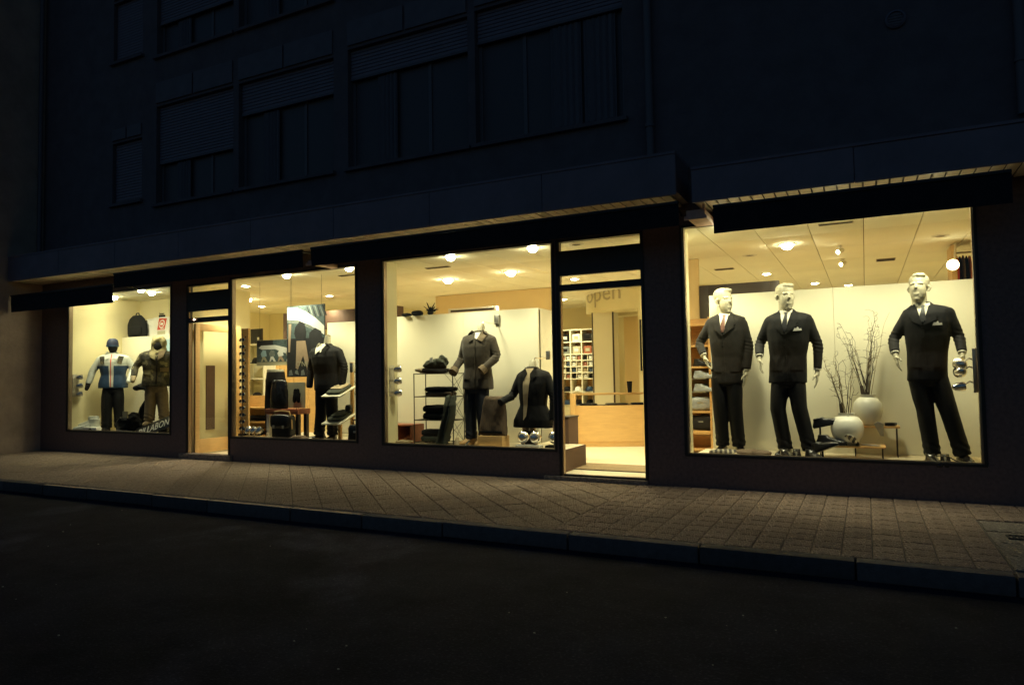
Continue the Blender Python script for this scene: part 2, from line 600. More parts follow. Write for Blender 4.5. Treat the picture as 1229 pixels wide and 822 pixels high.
def slab_mb(mb, poly, ch=.008, dz=0.0):
    cx = sum(p[0] for p in poly) / len(poly)
    cy = sum(p[1] for p in poly) / len(poly)
    n = len(poly)
    ins = []
    for x, y in poly:
        d = math.hypot(x - cx, y - cy)
        k = max(0, 1 - ch * 1.3 / max(d, .01))
        ins.append((cx + (x - cx) * k, cy + (y - cy) * k))
    vs = [(x, y, -.03) for x, y in poly] + [(x, y, -.005 + dz) for x, y in poly] + [(x, y, dz) for x, y in ins]
    fs = [tuple(2 * n + i for i in range(n))]
    for i in range(n):
        j = (i + 1) % n
        fs += [(i, j, n + j, n + i), (n + i, n + j, 2 * n + j, 2 * n + i)]
    return mb.add(vs, fs)

def sq(s, g=.004):
    h = s / 2 - g
    return [(-h, -h), (h, -h), (h, h), (-h, h)]
m20 = slab_mb(MB(), sq(.2)).mesh("paving_slab", smooth=False)
m40 = slab_mb(MB(), sq(.4, .005)).mesh("paving_slab_large", smooth=False)
hd = .28 / math.sqrt(2)
m28 = slab_mb(MB(), [(0, -hd + .005), (hd - .005, 0), (0, hd - .005), (-hd + .005, 0)]).mesh("paving_slab_diagonal", smooth=False)
YE, YT = -2.555, .0
def put_slab(me, m, x, y):
    o = link("paving_slab", me, m, pave, (x, y, rnd.uniform(-.0025, .0015)), (R(rnd.uniform(-.7, .7)), R(rnd.uniform(-.7, .7)), 0))
    return o
cand = []
XS = -2.4
i = 0
while XS + .2 * i + .1 < .80:
    for j in range(13):
        y = -2.45 + .2 * j
        if y > -.02:
            continue
        cand.append((m20, M['slab'], XS + .2 * i + .1, y, 'a'))
    i += 1
XR = XS + .2 * i
for i in range(8):
    x = XR + .2 * i + .1
    for j in range(4):
        cand.append((m20, M['slab'], x, -.1 - .2 * j, 'a'))
for i in range(4):
    for j in range(4):
        cand.append((m40, M['slab_light'], XR + .41 * i + .21, -1.08 - .41 * j, 'b'))
rest = MB()
st = .28 * math.sqrt(2)
whole = []
for i in range(-2, 34):
    for j in range(-1, 16):
        x = -14.2 + i * st + (st / 2 if j % 2 else 0)
        y = -2.56 + j * st / 2
        q = [(x, y - hd + .005), (x + hd - .005, y), (x, y + hd - .005), (x - hd + .005, y)]
        c = clip(q, -14.22, XS - .004, YE, -.01)
        if len(c) < 3:
            continue
        if len(c) == 4 and abs(c[0][0] - q[0][0]) < 1e-6 and all(abs(a[0] - b[0]) + abs(a[1] - b[1]) < 1e-6 for a, b in zip(c, q)):
            whole.append((m28, M['slab_diag'], x, y, 'd'))
        else:
            slab_mb(rest, c, dz=rnd.uniform(-.002, .001))
whole.sort(key=lambda t: t[2] ** 2 + (t[3] + 8) ** 2)
nd = 298 - len(cand)
for t in cand + whole[:nd]:
    put_slab(*t[:4])
for t in whole[nd:]:
    slab_mb(rest, [(t[2], t[3] - hd + .005), (t[2] + hd - .005, t[3]), (t[2], t[3] + hd - .005), (t[2] - hd + .005, t[3])], dz=rnd.uniform(-.003, .001))
for i in range(32):
    for j in range(13):
        x = XR + 1.64 + .2 * i
        slab_mb(rest, [(x + .004, -2.55 + .2 * j), (x + .196, -2.55 + .2 * j), (x + .196, -2.355 + .2 * j), (x + .004, -2.355 + .2 * j)])
o = rest.build("paving_slab_field", M['slab_diag'], pave, smooth=False)
o['kind'] = 'stuff'
# drain slot in the paler repair
gr = thing("drain_grate", "small dark iron drain grate let into the pale pavement patch at the right edge", "drain", (1.06, -1.5, .002))
b = MB()
b.box(-.14, .14, -.07, -.055, 0, .008).box(-.14, .14, .055, .07, 0, .008).box(-.14, -.125, -.055, .055, 0, .008).box(.125, .14, -.055, .055, 0, .008)
b.build("frame", M['rail'], gr, smooth=False)
for k in range(6):
    box("bar", M['rail'], (-.105 + k * .036, -.085 + k * .036, -.054, .054, .0005, .006), gr)

# kerb
kerb = thing("kerb", "row of worn granite kerb stones along the edge of the pavement", "kerb", (-5, -2.62, -.13))
kerb['kind'] = 'structure'
del kerb['category']
x = -16.0
kb = [MB().box(0, l - .012, -.065, .06, 0, .128).mesh("kerb_stone", bevel=.012) for l in (.9, 1.05, 1.2)]
while x < 8:
    k = rnd.randrange(3)
    l = (.9, 1.05, 1.2)[k]
    xm = x + l / 2
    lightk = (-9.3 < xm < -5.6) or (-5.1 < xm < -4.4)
    o = link("kerb_stone", kb[k], M['kerb'], kerb, (x + 5, 0, rnd.uniform(-.004, .004)), (R(rnd.uniform(-.5, .5)), 0, R(rnd.uniform(-.3, .3))))
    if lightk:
        MB().box(.01, l - .022, -.066, -.012, .1285, .133).build('lit_edge', M['kerb_light'], o, smooth=False, bevel=.002)  # pale strip painted as the lit top edge of the stone
    x += l
b = MB()
for k in range(60):
    x, y = rnd.uniform(-9, 4), rnd.uniform(-7.5, -2.9)
    s = rnd.uniform(.003, .008)
    b.soft((x, y, -.13 + s * .3), (s * 2, s * 1.5, s), ex=2.2, nz=.3, nf=90, seed=k, nu=6, nv=4)
o = b.build("gravel", M['litter'])
tag(o, "scattered tiny pale stones and litter on the dark road", None, None, 'stuff')

# ================================================================== BUILDING
OPEN = [(-13.428, -10.512, .372, 2.93), (-10.135, -9.111, .09, 2.895), (-9.108, -6.527, .357, 2.935), (-6.098, -3.427, .337, 2.962), (-3.40, -2.285, .05, 2.968), (-1.853, 1.008, .345, 2.975)]
bld = thing("shop_building", "dark multi storey building with a row of lit menswear shop windows at street level", "building", (0, 0, 0))

def wall_open(mb, x0, x1, z0, z1, y0, y1, ops):
    xs = sorted({x0, x1} | {o[0] for o in ops} | {o[1] for o in ops})
    zs = sorted({z0, z1} | {o[2] for o in ops} | {o[3] for o in ops})
    for a, b_ in zip(xs, xs[1:]):
        for c, d in zip(zs, zs[1:]):
            mx, mz = (a + b_) / 2, (c + d) / 2
            if any(o[0] < mx < o[1] and o[2] < mz < o[3] for o in ops):
                continue
            mb.add([(a, y0, c), (b_, y0, c), (b_, y0, d), (a, y0, d)], [(0, 1, 2, 3)])
            mb.add([(a, y1, c), (b_, y1, c), (b_, y1, d), (a, y1, d)], [(3, 2, 1, 0)])
    for o in ops:
        a, b_, c, d = o
        mb.add([(a, y0, c), (a, y1, c), (a, y1, d), (a, y0, d)], [(0, 1, 2, 3)])
        mb.add([(b_, y0, c), (b_, y1, c), (b_, y1, d), (b_, y0, d)], [(3, 2, 1, 0)])
        mb.add([(a, y0, c), (b_, y0, c), (b_, y1, c), (a, y1, c)], [(0, 1, 2, 3)])
        mb.add([(a, y0, d), (b_, y0, d), (b_, y1, d), (a, y1, d)], [(3, 2, 1, 0)])
    return mb
wall_open(MB(), -14.25, 9.0, -.1, 3.62, 0, .10, OPEN).build("shopfront_wall", M['granite'], bld, smooth=False, weld=False)

UP = []   # upper openings: x0,x1,z0,z1, shutter bottom, mullions, curtains
for row in (0, 1, 2):
    dz = 2.62 * row
    UP += [(-12.14, -11.32, 4.50 + dz, 5.62 + dz, (4.58, 4.24, 4.9)[row] + dz),
           (-10.94, -9.05, 4.36 + dz, 6.09 + dz, (5.11, 4.98, 4.6)[row] + dz),
           (-8.93, -6.95, 4.36 + dz, 6.09 + dz, (5.60, 5.35, 5.2)[row] + dz),
           (-6.68, -4.63, 4.36 + dz, 6.14 + dz, (5.72, 5.6, 5.0)[row] + dz),
           (-4.52, -2.47, 4.36 + dz, 6.18 + dz, (5.77, 5.1, 5.5)[row] + dz)]
wall_open(MB(), -14.25, 9.0, 3.63, 13.5, .004, .30, [u[:4] for u in UP]).build("upper_wall", M['facade'], bld, smooth=False, weld=False)
box("roof_slab", M['facade'], (-14.25, 9.0, -.25, 8.6, 13.5, 13.75), bld)
box("rear_wall", M['facade'], (-14.25, 9.0, 8.62, 8.8, -.1, 13.49), bld)
box("floor_slab", M['facade'], (-14.2, 9.0, .305, 8.6, 3.2, 3.5), bld)
def shutter_mesh(w, h):
    mb = MB()
    n = max(2, int(h / .05))
    for k in range(n):
        z0 = k * h / n
        z1 = (k + .86) * h / n
        mb.add([(0, .006, z0), (w, .006, z0), (w, -.006, z0 + .004), (0, -.006, z0 + .004), (w, -.006, z1), (0, -.006, z1), (w, .006, z1 + .003), (0, .006, z1 + .003)],
               [(0, 1, 2, 3), (3, 2, 4, 5), (5, 4, 6, 7)])
        mb.add([(0, .008, z0), (w, .008, z0), (w, .008, (k + 1) * h / n), (0, .008, (k + 1) * h / n)], [(0, 1, 2, 3)])
    return mb.mesh("shutter", smooth=False, weld=False)
for (x0, x1, z0, z1, sb) in UP:
    f = MB()
    t = .05
    f.box(x0, x1, .12, .17, z0, z0 + t).box(x0, x1, .12, .17, z1 - t, z1)
    f.box(x0, x0 + t, .12, .17, z0 + t, z1 - t).box(x1 - t, x1, .12, .17, z0 + t, z1 - t)
    nm = 1 if x1 - x0 < 1 else 3
    for k in range(1, nm):
        xm = x0 + (x1 - x0) * k / nm
        f.box(xm - .025, xm + .025, .122, .168, z0 + t, z1 - t)
    wnd = f.build("upper_window", M['pipe'], bld, smooth=False)
    box("pane", M['dark_glass'], (x0 + .05, x1 - .05, .14, .148, z0 + .05, z1 - .05), wnd)
    link("shutter", shutter_mesh(x1 - x0 - .02, z1 - sb), M['shutter'], wnd, (x0 + .01, .075, sb))
    box("shutter_bar", M['shutter_box'], (x0 + .01, x1 - .01, .06, .09, sb - .035, sb - .001), wnd)
    h = .36 if nm == 3 else .2
    xm = (x0 + x1) / 2
    box("shutter_box", M['shutter_box'], (x0 + .01, xm - .02, -.02, .003, z1 + .05, z1 + .05 + h), wnd)
    box("shutter_box", M['shutter_box'], (xm + .02, x1 - .01, -.02, .003, z1 + .05, z1 + .05 + h), wnd)
    box("sill", M['facade'], (x0 - .04, x1 + .04, -.06, .118, z0 - .05, z0 - .002), wnd)
    if nm == 3:
        cx = MB()
        for a in (x0 + .62 * (x1 - x0), x0 + .84 * (x1 - x0)) if x0 > -5 else (x0 + .32 * (x1 - x0),):
            n = 16
            w = .42 if x0 > -5 else .35
            vs = []
            for k in range(n + 1):
                xx = a - w / 2 + w * k / n
                yy = .10 + .016 * math.sin(k * 2.2)
                vs += [(xx, yy, z0 + .06), (xx, yy, min(sb - .05, z1 - .1))]
            cx.add(vs, [(2 * k, 2 * k + 2, 2 * k + 3, 2 * k + 1) for k in range(n)])
        cx.build("curtain", M['curtain'], wnd, weld=False)
for x, zt, lab in ((-2.15, 13.4, "grey drainpipe on the dark facade above the second shop door"), (1.41, 13.4, "grey drainpipe on the dark facade at the far right above the suit window")):
    d = thing("drainpipe", lab, "drainpipe", (x, -.06, 3.66))
    MB().tube([(0, 0, 0), (0, 0, zt - 3.66)], .045, 12).build("pipe", M['pipe'], d)
    for z in (.5, 2.4, 4.6):
        MB().tube([(0, 0, z), (0, 0, z + .04)], .056, 12).box(-.02, .02, .04, .066, z, z + .04).build("clamp", M['pipe'], d)
v = thing("wall_vent", "small round vent on the dark upper facade above the suit window", "vent", (.40, -.003, 4.84))
MB().lathe([(0, 0), (.09, 0), (.095, -.015), (.075, -.03), (.07, -.012), (0, -.012)], 20, axis=(0, 1, 0)).build("ring", M['fascia'], v)
for k in range(4):
    box("louvre", M['pipe'], (-.06, .06, -.02, -.012, -.05 + k * .028, -.035 + k * .028), v)

# neighbouring building that steps forward on the left
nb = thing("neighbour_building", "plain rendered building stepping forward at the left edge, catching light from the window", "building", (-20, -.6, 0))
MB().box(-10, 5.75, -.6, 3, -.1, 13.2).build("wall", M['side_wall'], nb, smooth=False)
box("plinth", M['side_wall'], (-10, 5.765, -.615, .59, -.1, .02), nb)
box("cornice", M['facade'], (-10.2, 5.9, -.75, 3, 13.2, 13.5), nb)
MB().tube([(5.80, .5, 3.7), (5.80, .5, 13.0)], .04, 10).build("downpipe", M['pipe'], nb)

# windows and their bronze edged frames
def shop_window(x0, x1, z0, z1, mull=()):
    f = MB()
    t = .028
    f.box(x0, x1, -.012, .085, z0, z0 + t).box(x0, x1, -.012, .085, z1 - t, z1)
    f.box(x0, x0 + t, -.012, .085, z0 + t, z1 - t).box(x1 - t, x1, -.012, .085, z0 + t, z1 - t)
    w = f.build("shop_window", M['black_alu'], bld, smooth=False, bevel=.003)
    e = MB()
    u = .010
    e.box(x0 + t, x1 - t, .02, .07, z0 + t, z0 + t + u).box(x0 + t, x0 + t + .02, .0, .07, z0 + t + u, z1 - t).box(x1 - t - .016, x1 - t, .0, .07, z0 + t + u, z1 - t)
    e.build("bead", M['edge_alu'], w, smooth=False)
    box("pane", M['glass'], (x0 + t + .021, x1 - t - .017, .034, .042, z0 + t + u + .001, z1 - t - .001), w)
    return w
for k in (0, 2, 3, 5):
    shop_window(*OPEN[k])

def door_set(x0, x1, z0, z1, zs, leaf_glass):
    """black frame, transom light, sign board, second light, head bar, then the glazed opening"""
    t = .035
    f = MB()
    f.box(x0, x0 + t, -.012, .085, z0, z1).box(x1 - t, x1, -.012, .085, z0, z1)
    f.box(x0 + t, x1 - t, -.012, .085, z1 - t, z1)
    d = f.build("shop_door", M['black_alu'], bld, smooth=False, bevel=.003)
    a, b_, c, e = zs          # bottom of top light, bottom of sign, bottom of 2nd light, bottom of head bar
    xl, xr = x0 + t + .001, x1 - t - .001
    box("sign_board", M['black_alu'], (xl, xr, -.008, .06, b_, a), d)
    box("head_bar", M['black_alu'], (xl, xr, -.010, .075, e, c), d)
    box("pane", M['glass'], (xl, xr, .03, .038, a + .001, z1 - t - .001), d)
    box("pane", M['glass'], (xl, xr, .03, .038, c + .001, b_ - .001), d)
    ed = MB()
    ed.box(xl, xl + .018, .0, .06, z0, e - .001).box(xl, xl + .014, .008, .028, a + .001, z1 - t - .001).box(xl, xl + .014, .008, .028, c + .001, b_ - .001)
    ed.build("bead", M['edge_alu'], d, smooth=False)
    if leaf_glass:
        box("pane", M['glass'], (xl + .019, xr, .03, .038, z0 + .03, e - .001), d)
        box("bottom_rail", M['black_alu'], (xl + .019, xr, .0, .06, z0, z0 + .022), d)
    return d
d1 = door_set(*OPEN[1], (2.76, 2.44, 2.33, 2.255), False)
d2 = door_set(*OPEN[4], (2.82, 2.51, 2.40, 2.32), True)
box("door_step", M['slab_light'], (-10.26, -9.06, -.05, .099, -.03, .088), bld, bevel=.008)
box("door_step", M['slab_light'], (-3.60, -2.29, -.05, .099, -.03, .049), bld, bevel=.008)

# canopies with boarded undersides
def canopy(label, x0, x1, zb, zt):
    r = thing("canopy", label, "canopy", ((x0 + x1) / 2, 0, zb))
    L = x1 - x0
    h = zt - zb
    npan = max(2, round(L / 1.55))
    for k in range(npan):
        MB().box(-L / 2 + L * k / npan + .003, -L / 2 + L * (k + 1) / npan - .003, -.63, -.60, 0, h - .009).build("fascia", M['fascia'], r, smooth=False, bevel=.004, loc=(0, rnd.uniform(-.003, .003), rnd.uniform(-.003, .0)))
    MB().box(-L / 2, L / 2, -.599, -.003, .035, h - .01).build("slab", M['facade'], r, smooth=False)
    MB().box(-L / 2, L / 2, -.64, -.003, h - .008, h + .02).build("capping", M['fascia'], r, smooth=False)
    n = int(L / .115)
    bm_ = MB().box(-.0485, .0485, -.597, -.004, 0, .016).mesh("soffit_board", bevel=.003)
    for k in range(n):
        link("soffit_board", bm_, M['soffit'], r, (-L / 2 + .06 + k * .115, 0, .012 + rnd.uniform(-.002, .002)), (0, R(rnd.uniform(-1, 1)), 0))
    return r
canopy("long street canopy with a pale fascia and boarded underside above the three left windows", -14.23, -1.73, 3.185, 3.635)
canopy("short lower street canopy with a boarded underside above the suit window at right", -1.57, 4.6, 3.075, 3.43)

def awning(label, x0, x1, zb, zt):
    r = thing("awning", label, "awning", ((x0 + x1) / 2, -.58, zb))
    L = x1 - x0
    n = max(12, int(L / .12))
    mb = MB()
    vs = []
    for k in range(n + 1):
        x = -L / 2 + L * k / n
        for (z, y0) in ((0, .010), (.5 * (zt - zb), 0.0), (zt - zb - .03, 0.0)):
            w = .006 * noise.noise(Vector((x * 2.3, z * 3, x0)))
            vs.append((x, y0 + w - .004, z + (.004 * noise.noise(Vector((x * 3, 5, x0))) if z == 0 else 0)))
    fs = []
    for k in range(n):
        for j in range(2):
            fs.append((k * 3 + j, (k + 1) * 3 + j, (k + 1) * 3 + j + 1, k * 3 + j + 1))
    nv = len(vs)
    vs += [(x, y + .006, z) for x, y, z in vs]
    fs += [tuple(i + nv for i in reversed(f)) for f in fs[:]]
    mb.add(vs, fs)
    mb.build("valance", M['awning'], r, weld=False)
    MB().box(-L / 2, L / 2, -.022, .022, zt - zb - .03, zt - zb).build("front_bar", M['black_alu'], r, bevel=.004)
    for x in (-L / 2 + .1, L / 2 - .1):
        MB().tube([(x, .01, zt - zb - .02), (x, .30, zt - zb + .01), (x, .565, zt - zb - .03)], .013, 8).build("arm", M['black_alu'], r)
    return r
awning("lowered black awning valance hanging in front of the leftmost window", -14.2, -11.22, 2.615, 2.93)
awning("rolled black awning valance above the first door and the surfer poster window", -11.19, -7.02, 2.86, 3.105)
awning("rolled black awning valance above the grey coat window and the desk doorway", -6.86, -1.72, 2.86, 3.12)
awning("lowered black awning valance hanging in front of the suit window", -1.36, 1.21, 2.735, 3.03)

for x, w, z0, z1, lab in ((-6.94, .12, 2.895, 2.975, "small pale awning bracket between the two middle awnings"), (-1.56, .20, 2.93, 3.05, "pale pinkish awning bracket left of the suit window awning")):
    r = thing("awning_bracket", lab, "bracket", (x, -.45, z0))
    h = z1 - z0
    MB().box(-w / 2, w / 2, -.05, .449, .01, h * .8).build("arm_block", M['bracket'], r, bevel=.01)
    MB().box(-w / 2 - .02, w / 2 + .02, -.07, -.05, -.01, .03).build("lip", M['bracket'], r, bevel=.004)
    MB().box(w / 2 - .025, w / 2, -.06, -.03, h * .8, h * 1.25).build("lug", M['bracket'], r, bevel=.003)

# ================================================================== SHOP INTERIOR
fl = struct(box("shop_floor", M['floor_shop'], (-14.2, 1.7, .10, 8.6, -.08, .045)))
ceil = struct(box("ceiling", M['grid'], (-14.2, 1.7, .101, 8.6, 2.972, 3.03)))
pm = MB().box(-.284, .284, -.571, .571, 0, .02).mesh("ceiling_panel", bevel=.004)
for i in range(-25, 3):
    for j in range(8):
        xc = .041 + .576 * i + .288
        if xc > 1.7:
            continue
        link("ceiling_panel", pm, M['ceil'], ceil, (xc, .10 + .575 + j * 1.15 - .0, 2.95))
def wall(name, m, b):
    return struct(box(name, m, b))
wall("wall_end", M['wall_cream'], (-13.6, -13.45, .101, 1.62, .045, 2.95))
wall("wall_window", M['wall_cream'], (-13.449, -10.52, 1.5, 1.62, .045, 2.95))
wall("wall_divider", M['wall_cream'], (-10.519, -10.42, .34, 1.62, .045, 2.95))
wall("wall_back", M['wall_cream'], (-13.6, -9.9, 5.2, 5.3, .045, 2.95))
wall("wall_left", M['wall_cream'], (-13.7, -13.6, 1.62, 5.3, .045, 2.95))
wall("wall_return", M['wall_cream'], (-10.0, -9.9, 5.301, 8.5, .045, 2.95))
wall("wall_rear", M['wall_cream'], (-9.899, 1.7, 8.4, 8.5, .045, 2.95))
wall("wall_right", M['wall_cream'], (1.6, 1.7, .101, 8.399, .045, 2.949))
wall("panel_rear", M['wall_brown'], (-1.9, 1.59, 8.33, 8.395, .045, 2.94))
wall("pier_first", M['wall_cream'], (-10.5, -10.14, .101, .339, .045, 2.95))
wall("pier_middle", M['wall_cream'], (-6.50, -6.075, .101, .34, .045, 2.95))
wall("pier_right", M['wall_cream'], (-2.30, -1.84, .101, .36, .045, 2.95))
wall("soffit_drop", M['wall_orange'], (-7.9, -5.25, 4.2, 4.6, 2.42, 2.945))
wall("soffit_dark", M['wall_brown'], (-10.2, -8.0, 3.0, 3.2, 2.30, 2.66))
wall("soffit_side", M['wall_cream'], (-5.249, -1.9, 6.2, 6.5, 2.5, 2.945))
wall("panel_ochre", M['wall_orange'], (-3.0, -2.13, 2.32, 2.38, .045, 2.945))
for (x0, x1, y1) in ((-13.44, -10.53, 1.49), (-9.06, -6.51, 1.6), (-6.07, -3.47, 1.05), (-1.83, 1.02, 1.02)):
    struct(box("display_floor", M['floor_disp'], (x0, x1, .103, y1, .046, .33), None, .004))

def partition(label, x0, x1, y, zt, m=M['wall_white'], ret=0, zb=.331):
    r = thing("display_partition", label, "partition", ((x0 + x1) / 2, y, zb))
    L = x1 - x0
    h = zt - zb
    n = max(1, round(L / 1.2))
    for k in range(n):
        MB().box(-L / 2 + L * k / n + .0012, -L / 2 + L * (k + 1) / n - .0012, 0, .04, 0, h).build("panel", m, r, smooth=False, bevel=.0012)
    if ret:
        MB().box(L / 2 - .05, L / 2, .041, ret, 0 if zb > .3 else 0, h).build("return_panel", m, r, smooth=False)
    MB().box(-L / 2, L / 2, .041, .075, .0, h - .02).build("backing", M['wood'], r, smooth=False)
    return r
partition("white partition panel behind the three suited mannequins", -1.735, 1.12, 1.0, 2.255)
partition("white partition wall with a return behind the taupe coat and wire rack", -6.53, -4.10, .96, 2.235, ret=.9)
partition("white partition panel at right behind the dark jacket figure", -8.02, -6.55, 1.05, 2.215)
partition("white partition panel with pale blue print behind the hooded figure", -13.44, -10.56, 1.1, 2.18)

# ------------------------------------------------------------------ lamps
def lamp(x, y, label, m='lamp', r=.074, en=None, tilt=17, group="recessed ceiling lamps in the shop"):
    t = thing("ceiling_lamp", label, "lamp", (x, y, 2.949), 0, group)
    MB().lathe([(r + .022, 0), (r + .020, -.008), (r + .002, -.010), (r, -.002), (r, 0)], 24).build("trim", M['trim'], t)
    q = r * .86
    if m == 'lamp_far':          # shallow flush diffusers
        MB().lathe([(q, -.003), (q * .9, -.012), (q * .5, -.018), (.001, -.020)], 18).build("bulb", M[m], t)
    else:
        MB().lathe([(q, -.003), (q * .96, -.022), (q * .8, -.045), (q * .5, -.062), (.001, -.068)], 18).build("bulb", M[m], t)
    ld = bpy.data.lights.new("downlight", 'SPOT')
    ld.energy = en or (138 if y < .5 else 165)
    ld.color = LAMP_COL
    ld.spot_size = R(112 if y < .5 else 128)      # narrow beams over the window displays
    ld.spot_blend = 1.0
    ld.shadow_soft_size = .13
    lo = bpy.data.objects.new("downlight", ld)
    COL.objects.link(lo)
    lo.parent = t
    lo.location = (0, 0, -.10)
    if y < .5:
        lo.rotation_euler = (R(tilt), 0, 0)         # front row aimed into the display
    return t
lamp(-13.02, .64, "glowing ceiling lamp above the blue and white jacket figure", en=30)
lamp(-11.80, .56, "glowing ceiling lamp above the hooded figure in the leftmost window", en=60)
lamp(-12.75, .17, "added unseen ceiling lamp behind the glass head, lighting the blue jacket figure", en=88)  # unseen lamp added to light the front of the figure
lamp(-11.55, .17, "added unseen ceiling lamp behind the glass head, lighting the hooded figure", en=92)  # also added out of view, front light for the hooded figure
lamp(-8.13, .24, "glowing ceiling lamp by the glass above the surfer poster", en=185)
lamp(-6.84, .20, "glowing ceiling lamp by the glass above the dark jacket figure", en=170)
lamp(-5.06, .20, "glowing ceiling lamp at the glass edge left of the taupe coat")
lamp(-3.81, .20, "glowing ceiling lamp at the glass edge above the hanging black jacket")
lamp(-11.31, 2.40, "glowing ceiling lamp seen at the left end of the surfer poster window")
lamp(-6.35, 2.20, "large glowing ceiling lamp above the wire rack, behind the partition", r=.09)
lamp(-5.04, 2.00, "large glowing ceiling lamp above the taupe coat, right of another", r=.09)
lamp(-.86, 1.79, "brightest ceiling lamp glaring between the two left suited mannequins", r=.09)
for x, w in ((-1.35, "left"), (-.25, "middle"), (.70, "right")):
    lamp(x, .13, {"left": "ceiling lamp close behind the awning above the grey suit mannequin", "middle": "ceiling lamp close behind the awning above the white vases", "right": "ceiling lamp close behind the awning above the right suited mannequin"}[w], en=112)
for x, y, l in ((-1.45, 4.6, "small flat lit lamp deep in the ceiling left of the middle suited mannequin"), (-.80, 6.5, "small flat lit lamp deep in the ceiling right of the middle suited mannequin"),
                (-.24, 7.2, "farthest small lit lamp at the top edge of the suit window partition"), (-4.69, 5.55, "glaring ceiling lamp in front of the grey lettering in the doorway"),
                (-4.47, 3.34, "ceiling lamp above the wooden desk seen in the doorway"), (-3.2, 1.9, "ceiling lamp just inside the desk doorway"), (-9.6, 2.9, "ceiling lamp over the wood shelving in the surfer poster window"),
                (-7.2, 6.2, "ceiling lamp deep in the shop behind the taupe coat window"), (-9.75, .9, "ceiling lamp just inside the first door"), (-12.2, 3.6, "ceiling lamp deep on the left of the shop"),
                (-5.9, 6.3, "ceiling lamp in front of the cubby shelf")):
    lamp(x, y, l, 'lamp_far')
lamp(-2.08, .52, "added ceiling lamp hidden behind the pier to light the wooden shoe shelves")  # unseen lamp added to brighten the shoe shelves
for x, y, l in ((-1.42, 2.43, "unlit round lamp ring in the ceiling above the left suited mannequins"), (.90, 2.2, "unlit round lamp ring in the ceiling at the right of the suit window"), (-3.24, .30, "unlit round lamp ring in the ceiling above the desk doorway")):
    t = thing("ceiling_lamp_ring", l, "lamp", (x, y, 2.949), 0, "unlit round lamp rings in the ceiling")
    MB().lathe([(.10, 0), (.098, -.008), (.065, -.010), (.06, -.001)], 24).build("trim", M['trim'], t)
    MB().lathe([(.058, -.001), (.03, -.004), (.001, -.005)], 16).build("socket", M['vent_dark'], t)
def vent(x, y, w, d, label):
    t = thing("ceiling_vent", label, "vent", (x, y, 2.949), 0, "ceiling vents in the shop")
    MB().box(-w / 2, w / 2, -d / 2, d / 2, -.008, -.0005).build("frame", M['vent'], t, smooth=False, bevel=.002)
    n = max(2, int(d / .035))
    for k in range(n):
        y0 = -d / 2 + .012 + k * (d - .024) / n
        MB().box(-w / 2 + .012, w / 2 - .012, y0, y0 + (d - .024) / n * .55, -.013, -.0085).build("slot", M['vent_dark'], t, smooth=False)
vent(-.24, .66, .36, .10, "long slotted vent in the ceiling above the vases")
vent(.336, 3.98, .26, .26, "square dark vent in the ceiling left of the right suited mannequin")
vent(-1.98, 3.6, .3, .15, "slotted vent at the left end of the suit window ceiling")
vent(-1.9, 6.6, .35, .2, "dark vent low in the ceiling between the two left suited mannequins")
vent(-5.75, .95, .42, .10, "long slotted vent in the ceiling above the taupe coat window")
vent(-7.35, .85, .45, .10, "long slotted vent in the ceiling above the dark jacket figure")
vent(-10.9, 1.35, .45, .12, "long slotted vent in the ceiling of the leftmost window")
def track_spot(x, y, label):
    t = thing("track_spotlight", label, "spotlight", (x, y, 2.949), 0, "small ceiling spotlights in the suit window")
    MB().lathe([(.03, 0), (.03, -.015), (.012, -.016), (.012, -.05)], 14).build("mount", M['trim'], t)
    h = MB().lathe([(.018, -.07), (.03, -.05), (.033, .05), (.028, .05), (.026, .03)], 16, c=(0, 0, -.07), axis=(-.5, -.75, -.35)).build("head", M['trim'], t)
    d = Vector((-.5, -.75, -.35)).normalized()
    MB().lathe([(.027, .045), (.015, .05), (.001, .052)], 12, c=(0, 0, -.07), axis=d).build("bulb", M['lamp_spot'], t)
track_spot(-.246, 2.31, "small lit ceiling spotlight nearer the glass, right of the glaring lamp")
track_spot(-.245, 3.55, "small lit ceiling spotlight just below another, right of the glaring lamp")

# ================================================================== MANNEQUINS
def fold_fn(amp, f=9.0, seed=0.0, zs=.45):
    def fn(p):
        q = Vector((p.x * f + seed, p.y * f, p.z * f * zs + seed * 2))
        a = noise.noise(q)
        b_ = 1 - abs(noise.noise(q * 1.9 + Vector((3, 7, 1)))) * 2.2
        return amp * (.6 * a + .5 * b_ * (.4 + .6 * noise.noise(q * .6)))
    return fn

def V(*a):
    return Vector(a)

def hand_mesh(curl=.5, flip=1, spread=1.0):
    """hand hanging down (-Z), palm facing +X*flip side, thumb forward (-Y)"""
    mb = MB()
    mb.capsule((0, 0, .02), (0, 0, -.02), .024, .026, 10)
    for y in (-.024, -.008, .008, .022):
        mb.capsule((0, y * .7, -.02), (0, y, -.085), .015, .013, 8)
    for i, (y, l) in enumerate(((-.029, .074), (-.010, .083), (.009, .077), (.027, .060))):
        p = V(0, y, -.088)
        a = curl * (.35 + .10 * i)
        d = V(math.sin(a) * flip, y * .25 * spread, -math.cos(a)).normalized()
        q = p + d * l * .52
        a2 = curl * (1.0 + .14 * i)
        d2 = V(math.sin(a2) * flip, y * .1, -math.cos(a2)).normalized()
        mb.capsule(p, q, .0102, .0092, 8)
        mb.capsule(q, q + d2 * l * .5, .0092, .0072, 8)
    t0 = V(.004 * flip, -.024, -.022)
    t1 = t0 + V(.022 * flip, -.034, -.034)
    t2 = t1 + V(.012 * flip, -.010, -.034)
    mb.capsule(t0, t1, .0135, .0115, 8)
    mb.capsule(t1, t2, .0115, .008, 8)
    return mb.remesh("hand", .0042, 2)

